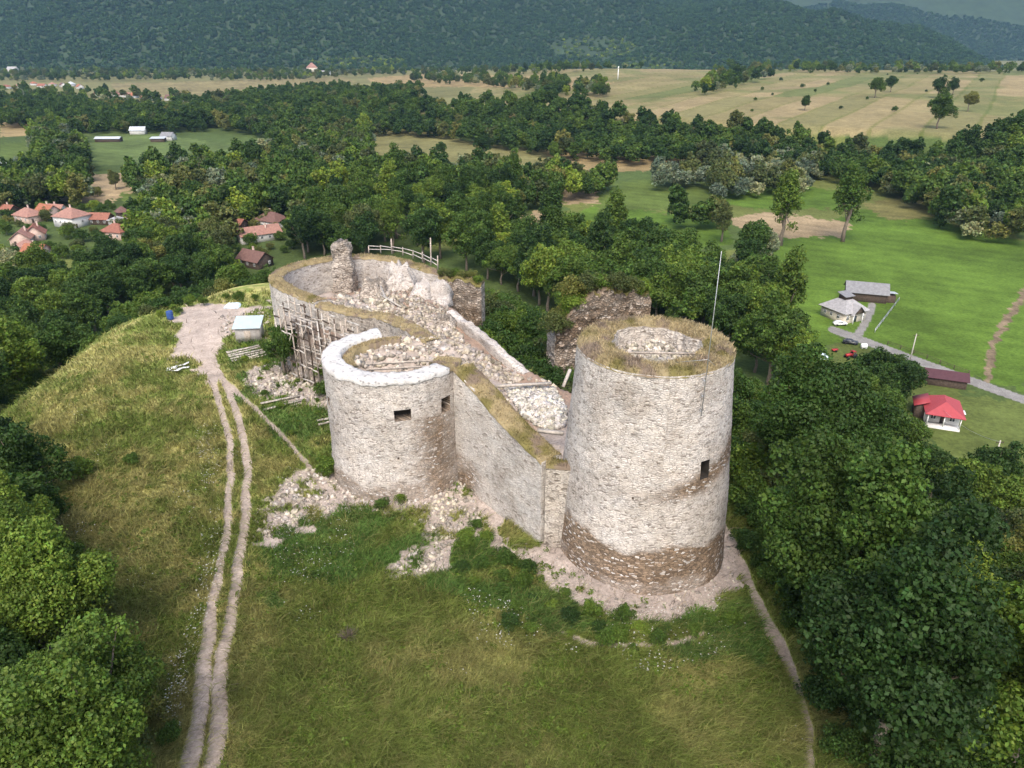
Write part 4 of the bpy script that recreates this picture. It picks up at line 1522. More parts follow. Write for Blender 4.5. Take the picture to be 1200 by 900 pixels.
# scaffolding of round poles along the outside of the ruined wall
def build_scaffold():
    a = np.array(Z(345, 349, 48.5))
    b = np.array(Z(385, 362, 48.5))
    c = np.array(Z(448, 378, 49.2))
    line, s = resample([a, b, c], 1.25)
    T = np.gradient(line, axis=0)
    T /= np.linalg.norm(T, axis=1)[:, None]
    N = np.stack([T[:, 1], -T[:, 0]], 1)
    if N[len(N) // 2] @ np.array([0, -1.0]) < 0:
        N = -N
    t = thing('scaffolding', 'rough timber pole scaffolding against the ruined wall left of the bastion', 'scaffolding')
    r = random.Random(4)
    lv = [38.5, 40.6, 42.7, 44.8, 46.9, 48.6]
    for i in range(len(line)):
        for k, off in enumerate((1.9, 3.6)):
            p = line[i] + N[i] * off
            g = float(hzf(*p)) - 0.3
            m = MB()
            m.tube([(p[0], p[1], g), (p[0] + r.uniform(-.2, .2), p[1], (48.9 if k == 0 else 48.0) + r.uniform(-0.8, 0.9))], [0.12, 0.10], 6)
            m.build('pole', r.choice((M_DEADWOOD, M_WOOD, M_WOOD, M_WOODD)), t)
    for z in lv:
        for off in (1.78, 3.72):
            for i in range(len(line) - 1):
                if r.random() < 0.3:
                    continue
                p, q = line[i] + N[i] * off, line[i + 1] + N[i + 1] * off
                if z < float(hzf(*p)) + 0.4:
                    continue
                m = MB()
                m.beam((*p, z + r.uniform(-.15, .15)), (*q, z + r.uniform(-.15, .15)), 0.16, 0.16)
                m.build('ledger', r.choice((M_DEADWOOD, M_WOOD, M_WOODD)), t)
    for i in range(0, len(line) - 1):
        z = lv[(i * 3) % 4 + 1]
        p, q = line[i] + N[i] * 3.8, line[i + 1] + N[i + 1] * 3.8
        m = MB()
        m.beam((*p, z - 2.0), (*q, z + 0.2), 0.11)
        m.build('brace', M_WOOD, t)
    for z in (40.7, 42.8, 44.9, 47.0):
        for i in range(len(line) - 1):
            if r.random() < 0.35:
                continue
            for off in (2.35, 3.0):
                p, q = line[i] + N[i] * off, line[i + 1] + N[i + 1] * off
                MB().beam((*p, z + 0.16), (*q, z + 0.16 + r.uniform(-.03, .03)), 0.46, 0.05).build('deck_board', M_PLANK, t)


build_scaffold()


def build_fence():
    pts = [Z(u, v, 49.1) for u, v in ((432, 294), (446, 294), (459, 295), (472, 297), (484, 300), (495, 304), (505, 308), (513, 313))]
    t = thing('timber_fence', 'rustic timber pole fence on the far rim of the rear ring wall', 'fence')
    tops = [0.9, 1.1, 2.4, 1.2, 1.1, 1.4, 1.3, 2.0]
    for (x, y), h in zip(pts, tops):
        m = MB()
        m.tube([(x, y, 48.7), (x + 0.05, y, 49.0 + h)], [0.13, 0.10], 6)
        m.build('post', M_WOOD, t)
    for i in range(len(pts) - 1):
        for z in (49.4, 50.0):
            m = MB()
            m.tube([(*pts[i], z), (*pts[i + 1], z + random.uniform(-.2, .2))], 0.08, 5)
            m.build('rail', M_DEADWOOD, t)
    x, y = Z(505, 306, 49.1)
    m = MB()
    m.tube([(x, y, 48.7), (x + 0.1, y, 53.0)], [0.15, 0.11], 6)
    m.build('tall_post', M_WOOD, t)


build_fence()


def roof_mesh(name, quads, mat, parent, thick=0.12):
    """sloping slabs from lists of corner points; UVs in metres along the eaves"""
    V, Q, UV = [], [], []
    for P in quads:
        P = [np.asarray(p, float) for p in P]
        e = P[1] - P[0]
        el = np.linalg.norm(e)
        e = e / el
        n = np.cross(P[1] - P[0], P[2] - P[0])
        n /= np.linalg.norm(n)
        if n[2] < 0:
            n = -n
        f = np.cross(n, e)
        k = len(V)
        m = len(P)
        for p in P:
            V.append(p)
            UV.append(((p - P[0]) @ e, (p - P[0]) @ f))
        for p in P:
            V.append(p - np.array([0, 0, thick]))
            UV.append(((p - P[0]) @ e, (p - P[0]) @ f))
        Q.append([k + i for i in range(m)])
        Q.append([k + m + i for i in range(m)][::-1])
        for i in range(m):
            j = (i + 1) % m
            Q.append([k + i, k + m + i, k + m + j, k + j])
    me = bpy.data.meshes.new(name)
    me.from_pydata([tuple(v) for v in V], [], Q)
    l = me.uv_layers.new(name='UVMap')
    vi = np.zeros(len(me.loops), np.int32)
    me.loops.foreach_get('vertex_index', vi)
    l.data.foreach_set('uv', np.asarray(UV, np.float32)[vi].ravel())
    me.materials.append(mat)
    return link(name, me, parent)


def window_at(parent, x, y, z, w, h, face):
    """face: 'x+','x-','y+','y-' ; frame part with its pane"""
    s = 1 if face[1] == '+' else -1
    m, g = MB(), MB()
    f = 0.09
    if face[0] == 'y':
        for (a, b, c, d) in ((-w / 2, w / 2, -h / 2, -h / 2 + f), (-w / 2, w / 2, h / 2 - f, h / 2), (-w / 2, -w / 2 + f, -h / 2 + f, h / 2 - f), (w / 2 - f, w / 2, -h / 2 + f, h / 2 - f), (-f / 2, f / 2, -h / 2 + f, h / 2 - f)):
            m.box(x + a, x + b, y, y + 0.08 * s, z + c, z + d)
        g.box(x - w / 2 + f, x + w / 2 - f, y, y + 0.03 * s, z - h / 2 + f, z + h / 2 - f)
    else:
        for (a, b, c, d) in ((-w / 2, w / 2, -h / 2, -h / 2 + f), (-w / 2, w / 2, h / 2 - f, h / 2), (-w / 2, -w / 2 + f, -h / 2 + f, h / 2 - f), (w / 2 - f, w / 2, -h / 2 + f, h / 2 - f), (-f / 2, f / 2, -h / 2 + f, h / 2 - f)):
            m.box(x, x + 0.08 * s, y + a, y + b, z + c, z + d)
        g.box(x, x + 0.03 * s, y - w / 2 + f, y + w / 2 - f, z - h / 2 + f, z + h / 2 - f)
    o = m.build('window', M_WHITE, parent)
    g.build('pane', M_GLASS, o)
    return o


def house(name, label, cat, loc, rz, w, l, h, rh, style='gable', roof='terracotta', wall_='white', over=0.6, windows=True, chimney=True, group=None, door=True, open_front=False):
    """w across x, l along y, ridge along y"""
    t = thing(name, label, cat, loc, rz, group)
    W, L_ = w / 2, l / 2
    b = MB()
    if style == 'gable':
        b.prism([(-W, -1.5), (W, -1.5), (W, h), (0, h + rh), (-W, h)], -L_, L_)
    else:
        b.box(-W, W, -L_, L_, -1.5, h)
    b.build('wall', WALL[wall_], t)
    o = over
    sl = rh / W
    ze, zr = h - o * sl * 0.9 + 0.14, h + rh + 0.14
    if style == 'gable':
        qs = [[(-W - o, -L_ - o, ze), (-W - o, L_ + o, ze), (0, L_ + o, zr), (0, -L_ - o, zr)], [(W + o, L_ + o, ze), (W + o, -L_ - o, ze), (0, -L_ - o, zr), (0, L_ + o, zr)]]
    elif style == 'hip':
        k = max(L_ - W * 0.9, 0.3)
        ze = h - 0.1 + 0.14
        qs = [[(-W - o, -L_ - o, ze), (-W - o, L_ + o, ze), (0, k, zr), (0, -k, zr)], [(W + o, L_ + o, ze), (W + o, -L_ - o, ze), (0, -k, zr), (0, k, zr)],
              [(-W - o, -L_ - o, ze), (0, -k, zr), (W + o, -L_ - o, ze)], [(W + o, L_ + o, ze), (0, k, zr), (-W - o, L_ + o, ze)]]
    else:
        qs = [[(-W - o, -L_ - o, h + 0.1), (-W - o, L_ + o, h + 0.1), (W + o, L_ + o, h + rh + 0.1), (W + o, -L_ - o, h + rh + 0.1)]]
    rf = roof_mesh('roof', qs, ROOF[roof], t)
    if chimney:
        m = MB()
        m.box(W * 0.3, W * 0.3 + 0.6, L_ * 0.3, L_ * 0.3 + 0.6, h, h + rh + 0.9)
        m.box(W * 0.3 - 0.08, W * 0.3 + 0.68, L_ * 0.3 - 0.08, L_ * 0.3 + 0.68, h + rh + 0.9, h + rh + 1.05)
        m.build('chimney', WALL['pink'], rf)
    if windows:
        n = max(int(l / 3.2), 1)
        for s in (-1, 1):
            for i in range(n):
                window_at(t, W * s, -L_ + (i + 0.5) * l / n, h * 0.55, 1.1, 1.3, 'x+' if s > 0 else 'x-')
        n = max(int(w / 3.4), 1)
        for i in range(n):
            window_at(t, -W + (i + 0.5) * w / n, L_, h * 0.55, 1.1, 1.3, 'y+')
            if not (door and i == 0):
                window_at(t, -W + (i + 0.5) * w / n, -L_, h * 0.55, 1.1, 1.3, 'y-')
    if door:
        m = MB()
        m.box(-W + 0.5 * w / max(int(w / 3.4), 1) - 0.5, -W + 0.5 * w / max(int(w / 3.4), 1) + 0.5, -L_ - 0.06, -L_, 0, min(2.1, h - .1))
        m.build('door', M_WOODD, t)
    return t


# shed with the pale blue roof on the track side
x, y, z = G(289, 402)
sh = thing('tool_shed', 'small grey board shed with pale blue corrugated roof beside the dirt yard', 'shed', (x, y + 2, z), R(6))
b = MB()
b.prism([(-1.9, -0.5), (1.9, -0.5), (1.9, 2.4), (-1.9, 2.4)], -1.5, 1.5)
b.build('wall', WALL['grey'], sh)
roof_mesh('roof', [[(-2.2, -1.8, 2.42), (2.2, -1.8, 2.42), (2.2, 1.8, 3.35), (-2.2, 1.8, 3.35)]], ROOF['blue'], sh, 0.06)
b = MB()
b.prism([(-1.9, 2.38), (1.9, 2.38), (1.9, 3.15), (-1.9, 3.15)], 1.35, 1.48)
b.build('back_board', WALL['grey'], sh)
b = MB()
b.box(-0.5, 0.5, -1.57, -1.5, 0, 1.9)
b.build('door', M_WOOD, sh)


def plank_pile(label, u, v, n, length, ang, mat=None, spread=1.2):
    x, y, z = G(u, v)
    t = thing('plank_pile', label, 'planks', (x, y, z))
    r = random.Random(u)
    for i in range(n):
        m = MB()
        a = ang + r.uniform(-.12, .12)
        dx, dy = math.cos(a) * length / 2, math.sin(a) * length / 2
        ox, oy = -math.sin(ang) * (i - n / 2) * spread * 0.5, math.cos(ang) * (i - n / 2) * spread * 0.5
        p, q = (ox - dx, oy - dy), (ox + dx, oy + dy)
        gz = lambda k: float(hzf(x + k[0], y + k[1])) - z + 0.22 + 0.1 * (i % 3)
        m.beam((*p, gz(p)), (*q, gz(q)), 0.34, 0.16)
        m.build('plank', mat or M_PLANK, t)
    return t


plank_pile('untidy stack of pale planks in front of the blue roofed shed', 287, 414, 7, 5.0, R(32))
plank_pile('few pale boards lying on the grass right of the plank stack', 303, 417, 2, 4.5, R(40))
plank_pile('pale boards lying in weeds left of the bastion wall', 388, 492, 2, 3.6, R(25))
plank_pile('thin pale boards and rods lying on grass at the end of the footpath', 330, 470, 2, 5.5, R(28), None, 3.0)


def loose_beam(label, a, b, za, zb, w=0.3):
    t = MB().beam((*a, za), (*b, zb), w, w * 0.8).build('timber_beam', M_PLANK)
    return tag(t, label, 'beam')


loose_beam('long pale beam lying across the courtyard behind the stone heap', Z(581, 454, 44.9), Z(646, 450, 44.9), 45.05, 45.0, 0.34)
loose_beam('thick pale beam lying between curtain wall top and large tower', Z(630, 507, 45.2), Z(660, 511, 45.2), 45.45, 45.5, 0.42)
loose_beam('short pale beam leaning beside the left edge of the large tower', Z(660, 456, 44.6), Z(668, 440, 45.8), 44.9, 46.6, 0.34)
loose_beam('thin pole leaning against the ruined wall in the courtyard', Z(447, 350, 47), Z(462, 368, 47.5), 49.0, 46.6, 0.2)
loose_beam('pale plank leaning over the rubble near the ruined wall', Z(448, 348, 48.4), Z(470, 362, 47.5), 48.6, 47.8, 0.22)

x, y, z = G(200, 374)
br = MB()
a = np.linspace(0, 2 * math.pi, 15)[:-1]
prof = [(0.0, 0.0), (0.50, 0.0), (0.55, 0.12), (0.57, 0.5), (0.55, 0.55), (0.57, 0.95), (0.55, 1.0), (0.56, 1.4), (0.5, 1.5), (0.0, 1.5)]
ring_v = np.concatenate([[(r_ * math.cos(k), r_ * math.sin(k), h_) for k in a] for r_, h_ in prof])
n = 14
br.add(ring_v, [(i * n + j, i * n + (j + 1) % n, (i + 1) * n + (j + 1) % n, (i + 1) * n + j) for i in range(len(prof) - 1) for j in range(n)])
tag(br.build('barrel', M_BLUE, None, (x, y, z)), 'dark blue plastic barrel at the left edge of the dirt yard', 'barrel')
x, y, z = G(273, 359)


def sheet_heap(name, label, cat, loc, sx_, sy_, h, mat, seed):
    n = 18
    gx, gy = np.meshgrid(np.linspace(-1, 1, n), np.linspace(-1, 1, n))
    e = np.clip(1 - np.maximum(np.abs(gx), np.abs(gy)) ** 4, 0, 1)
    gz = h * e * (0.55 + 0.9 * fbm(gx * 1.6 + seed, gy * 1.6, 800 + seed, 3)) + 0.02
    gx, gy = gx * (1 + .2 * vnoise(gy * 2, gx * 0, seed)), gy * (1 + .2 * vnoise(gx * 2, gy * 0, seed + 1))
    I = np.arange(n * n).reshape(n, n)
    Q = np.stack([I[:-1, :-1], I[:-1, 1:], I[1:, 1:], I[1:, :-1]], -1).reshape(-1, 4)
    o = link(name, mesh_np(name, np.stack([gx * sx_, gy * sy_, gz], -1).reshape(-1, 3), Q, None, mat, smooth=True), None, loc)
    return tag(o, label, cat)


sheet_heap('tarpaulin', 'pale blue tarpaulin over a heap at the far end of the dirt yard', 'tarpaulin', (x, y, z), 1.25, 1.1, 0.6, M_TARP, 1)
x, y, z = G(208, 432)
t = thing('debris_pile', 'small pile of broken white boards beside the dirt track', 'debris pile', (x, y, z))
r_ = random.Random(3)
for i in range(8):
    px, py = r_.uniform(-1.5, 1.5), r_.uniform(-1, 1)
    MB().beam((px - 0.7, py, 0.1), (px + 0.7, py + r_.uniform(-.8, .8), r_.uniform(.15, .6)), 0.5, 0.08).build('board', M_WHITE, t)

# ------------------------------------------------------------------ valley: the two farm houses on the right
def farm_house():
    x, y, z = G(987, 372)
    t = thing('cottage', 'cream cottage with pale grey roof and dormer gable at the end of the farm road', 'house', (x, y, z), R(24))
    w, l, h, rh = 9.5, 10.0, 3.6, 3.0
    W, L_ = w / 2, l / 2
    b = MB()
    b.box(-W, W, -L_, L_, -1.5, h)
    b.build('wall', WALL['cream'], t)
    o = 0.7
    roof_mesh('roof', [[(-W - o, -L_ - o, h), (-W - o, L_ + o, h), (-1.5, 1.8, h + rh), (-1.5, -1.8, h + rh)], [(W + o, L_ + o, h), (W + o, -L_ - o, h), (1.5, -1.8, h + rh), (1.5, 1.8, h + rh)],
                       [(W + o, -L_ - o, h), (-W - o, -L_ - o, h), (-1.5, -1.8, h + rh), (1.5, -1.8, h + rh)], [(-W - o, L_ + o, h), (W + o, L_ + o, h), (1.5, 1.8, h + rh), (-1.5, 1.8, h + rh)],
                       [(-1.5, -1.8, h + rh), (1.5, -1.8, h + rh), (1.5, 1.8, h + rh + 0.15), (-1.5, 1.8, h + rh + 0.15)]], ROOF['asbestos'], t)
    # front gable porch
    g = MB()
    g.prism([(-2.2, h - 0.3), (2.2, h - 0.3), (0, h + 1.9)], -L_ - 1.2, -L_ + 2.0)
    g.build('porch_gable', M_WOODD, t)
    roof_mesh('porch_roof', [[(-2.8, -L_ - 1.6, h - 0.55), (-2.8, -L_ + 2.6, h - 0.55), (0, -L_ + 2.6, h + 2.25), (0, -L_ - 1.6, h + 2.25)], [(2.8, -L_ + 2.6, h - 0.55), (2.8, -L_ - 1.6, h - 0.55), (0, -L_ - 1.6, h + 2.25), (0, -L_ + 2.6, h + 2.25)]], ROOF['asbestos'], t)
    for s in (-2.0, 2.0):
        MB().beam((s, -L_ - 1.1, -0.5), (s, -L_ - 1.1, h - 0.3), 0.22).build('porch_post', M_WHITE, t)
    d = MB()
    d.prism([(-1.6, h + rh), (1.6, h + rh), (1.6, h + rh + 1.2), (-1.6, h + rh + 1.2)], -1.2, 1.6)
    d.build('roof_lantern', M_WOODD, t)
    roof_mesh('lantern_roof', [[(-2.1, -1.7, h + rh + 1.1), (2.1, -1.7, h + rh + 1.1), (2.1, 2.0, h + rh + 2.0), (-2.1, 2.0, h + rh + 2.0)]], ROOF['grey'], t)
    for xx in (-3.4, 3.4):
        window_at(t, xx, -L_, 1.9, 1.2, 1.4, 'y-')
    for yy in (-2.5, 0.5, 3.2):
        window_at(t, W, yy, 1.9, 1.1, 1.3, 'x+')
        window_at(t, -W, yy, 1.9, 1.1, 1.3, 'x-')
    MB().box(-0.6, 0.6, -L_ - 0.07, -L_, 0, 2.2).build('door', M_GLASS, t)


farm_house()
x, y, z = G(1013, 350)
house('barn', 'dark timber barn with long grey roof behind the cream cottage', 'barn', (x, y, z), R(72), 8.0, 13, 3.4, 2.6, 'gable', 'grey', 'wood', 0.6, False, False)
x, y, z = G(1036, 352)
house('lean_to_shed', 'lean-to shed with white tin roof at the right end of the dark barn', 'shed', (x, y, z), R(-105), 5.0, 6.0, 2.5, 1.0, 'mono', 'tin', 'wood', 0.4, False, False)
x, y, z = G(1106, 449)
house('shed', 'long dark shed with maroon roof between the farm road and red roofed house', 'shed', (x, y, z), R(68), 5.2, 9.5, 2.4, 1.2, 'gable', 'maroon', 'wood', 0.5, False, False)


def red_house():
    x, y, z = G(1101, 492)
    t = thing('red_roofed_house', 'white house with bright red metal roof below the dark shed', 'house', (x, y, z), R(-22))
    w, l, h, rh = 7.2, 9.5, 3.4, 2.4
    W, L_ = w / 2, l / 2
    MB().box(-W, W, -L_ + 2.0, L_, -1.5, h).build('wall', WALL['white'], t)
    MB().box(-W, W, -L_ - 0.3, -L_ + 2.0, -1.5, 0.5).build('porch_floor', WALL['white'], t)
    for s in (-1, 0, 1):
        MB().beam((s * (W - 0.2), -L_ - 0.1, 0.5), (s * (W - 0.2), -L_ - 0.1, h), 0.2).build('porch_post', M_WHITE, t)
    o = 0.6
    k = 2.0
    ze, zr = h + 0.02, h + rh
    rf = roof_mesh('roof', [[(-W - o, -L_ - o, ze), (-W - o, L_ + o, ze), (0, k, zr), (0, -k, zr)], [(W + o, L_ + o, ze), (W + o, -L_ - o, ze), (0, -k, zr), (0, k, zr)],
                            [(-W - o, -L_ - o, ze), (0, -k, zr), (W + o, -L_ - o, ze)], [(W + o, L_ + o, ze), (0, k, zr), (-W - o, L_ + o, ze)]], ROOF['red'], t)
    MB().prism([(-2.4, h - 0.05), (2.4, h - 0.05), (0, h + 1.8)], -0.0, 0.1).build('gable_board', M_REDP, rf)
    m = MB()
    m.prism([(-W - 2.6, h - 0.2), (-W + 0.6, h + 1.2), (-W + 0.6, h + 1.08), (-W - 2.6, h - 0.32)], -1.0, 4.6)
    m.build('side_roof', ROOF['red'], t)
    MB().box(-W - 2.1, -W, -0.6, 4.2, -1.5, h - 0.3).build('side_room', WALL['wood'], t)
    for yy in (-1.2, 2.4):
        window_at(t, W, yy, 1.9, 1.2, 1.3, 'x+')
    for xx in (-2.0, 2.0):
        window_at(t, xx, -L_ + 2.0, 1.9, 1.2, 1.3, 'y-')
    MB().box(-0.5, 0.5, -L_ + 1.93, -L_ + 2.0, 0.5, 2.6).build('door', M_WOODD, t)
    MB().prism([(W, h - 0.9), (W + 1.6, h - 1.2), (W + 1.6, h - 1.3), (W, h - 1.0)], 0.5, 2.8).build('awning', M_WHITE, t)


red_house()


def car(label, u, v, rz, mat):
    x, y, z = G(u, v)
    t = thing('car', label, 'car', (x, y, z), rz)
    b = MB()
    b.prism([(-2.1, 0.35), (2.1, 0.35), (2.15, 0.75), (1.95, 0.92), (1.0, 1.0), (0.35, 1.42), (-1.1, 1.45), (-1.75, 1.02), (-2.1, 0.92)], -0.85, 0.85)
    b.build('body', mat, t)
    g = MB()
    g.prism([(-1.55, 1.04), (0.85, 1.04), (0.3, 1.36), (-1.05, 1.39)], -0.865, 0.865)
    g.build('side_window', M_GLASS, t)
    for sx_ in (-1.3, 1.3):
        for sy_ in (-0.8, 0.8):
            w = MB()
            w.tube([(sx_, sy_ - 0.1, 0.33), (sx_, sy_ + 0.1, 0.33)], 0.33, 12)
            w.build('wheel', M_BLACK, t)


car('dark parked car on the gravel in front of the cream cottage', 996, 403, R(-20), plain('dark_car_paint', (0.025, 0.028, 0.035), 0.3, 0.1, 1, 0, 0.5))
car('white parked car close to the porch of the cream cottage', 984, 381, R(5), M_WHITE)
x, y, z = G(1012, 408)
t = thing('water_tank', 'small white tank beside the farm road', 'tank', (x, y, z))
MB().tube([(-0.9, 0, 0.75), (-0.75, 0, 0.75), (0.75, 0, 0.75), (0.9, 0, 0.75)], [0.4, 0.72, 0.72, 0.4], 14).build('vessel', M_WHITE, t)
for s in (-0.6, 0.6):
    MB().box(s - 0.1, s + 0.1, -0.5, 0.5, -0.2, 0.2).build('cradle', M_STEEL, t)
x, y, z = G(997, 419)
t = thing('tractor', 'small red tractor parked on grass below the cream cottage', 'tractor', (x, y, z), R(200))
MB().box(0.0, 1.9, -0.4, 0.4, 0.65, 1.35).box(-1.0, 0.0, -0.45, 0.45, 0.5, 1.0).build('body', M_REDP, t)
MB().box(-0.95, -0.05, -0.65, 0.65, 1.9, 2.05).beam((-0.9, -0.6, 0.9), (-0.9, -0.6, 1.9), 0.09).beam((-0.9, 0.6, 0.9), (-0.9, 0.6, 1.9), 0.09).beam((-0.1, -0.6, 0.9), (-0.1, -0.6, 1.9), 0.09).beam((-0.1, 0.6, 0.9), (-0.1, 0.6, 1.9), 0.09).build('canopy', M_REDP, t)
for sx_, r0 in ((-0.7, 0.75), (1.45, 0.45)):
    for s in (-1, 1):
        MB().tube([(sx_, s * 0.6, r0), (sx_, s * 0.9, r0)], r0, 14).build('wheel', M_BLACK, t)
x, y, z = G(963, 419)
sheet_heap('tarpaulin', 'pale blue and white tarpaulin heap on grass left of the red tractor', 'tarpaulin', (x, y, z), 1.7, 1.3, 1.3, M_TARP, 4)
x, y, z = G(978, 412)
t = thing('handcart', 'small reddish cart beside the tractor', 'cart', (x, y, z), 0.4)
MB().box(-0.9, 0.9, -0.5, 0.5, 0.45, 0.8).build('tray', M_REDP, t)
for s in (-1, 1):
    MB().tube([(0, s * 0.55, 0.35), (0, s * 0.68, 0.35)], 0.35, 12).build('wheel', M_BLACK, t)

# white pipe rail at the cottage yard
A_, B_ = np.array(G(1025, 390)), np.array(G(1053, 353))
t = thing('yard_fence', 'pale metal fence along the yard of the cream cottage', 'fence')
for k in np.linspace(0, 1, 7):
    p = A_ * (1 - k) + B_ * k
    MB().beam((p[0], p[1], float(hzf(p[0], p[1])) - 0.2), (p[0], p[1], float(hzf(p[0], p[1])) + 1.5), 0.14).build('post', M_STEEL, t)
for k in (0.7, 1.4):
    MB().beam(A_ + [0, 0, k], B_ + [0, 0, k], 0.10, 0.10).build('rail', M_STEEL, t)
# post and rail fence along the road edge
pts = [G(u, v) for u, v in ((1040, 404), (1060, 411), (1085, 420), (1110, 430), (1135, 439))]
t = thing('roadside_fence', 'dark wooden post fence on the field side of the farm road', 'fence')
for (x, y, z) in resample(pts, 4.0)[0]:
    MB().beam((x, y, float(hzf(x, y)) - 0.3), (x, y, float(hzf(x, y)) + 1.3), 0.16).build('post', M_WOODD, t)
for p, q in zip(pts[:-1], pts[1:]):
    for h_ in (0.6, 1.1):
        MB().beam((p[0], p[1], float(hzf(p[0], p[1])) + h_), (q[0], q[1], float(hzf(q[0], q[1])) + h_), 0.06, 0.1).build('rail', M_WOODD, t)


def pole(label, u, v, h, arm=True, wire_to=None):
    x, y, z = G(u, v)
    t = thing('utility_pole', label, 'pole', (x, y, z))
    MB().tube([(0, 0, -1), (0, 0, h)], [0.19, 0.12], 8).build('post', M_DEADWOOD, t)
    if arm:
        m = MB()
        m.beam((-0.8, 0, h - 0.5), (0.8, 0, h - 0.5), 0.12)
        for k in (-0.7, 0, 0.7):
            m.tube([(k, 0, h - 0.45), (k, 0, h - 0.2)], 0.06, 6)
        m.build('crossarm', M_WOODD, t)
    if wire_to is not None:
        m = MB()
        e = np.array(wire_to) - np.array([x, y, z])
        p = [np.array([0, 0, h - 0.3]) * (1 - k) + e * k + np.array([0, 0, -4 * 1.2 * k * (1 - k)]) for k in np.linspace(0, 1, 9)]
        m.tube(p, 0.025, 4)
        m.build('wire', M_STEEL, t)
    return t


pole('grey utility pole on the field side of the farm road', 1066, 424, 8.5)
ex, ey, ez = G(1100, 500)
pole('leaning pale utility pole at the edge of the trees below the red roofed house', 1160, 555, 8.0, True, (ex, ey, ez + 4.5))
t = thing('telecom_mast', 'far white mast standing at the end of the terrace fields', 'mast', G(724, 93))
MB().tube([(0, 0, -1), (0, 0, 15)], [0.8, 0.5], 10).build('shaft', M_WHITE, t)
MB().tube([(0, 0, 15.02), (0, 0, 18)], [1.0, 0.8], 10).build('antenna', M_WHITE, t)

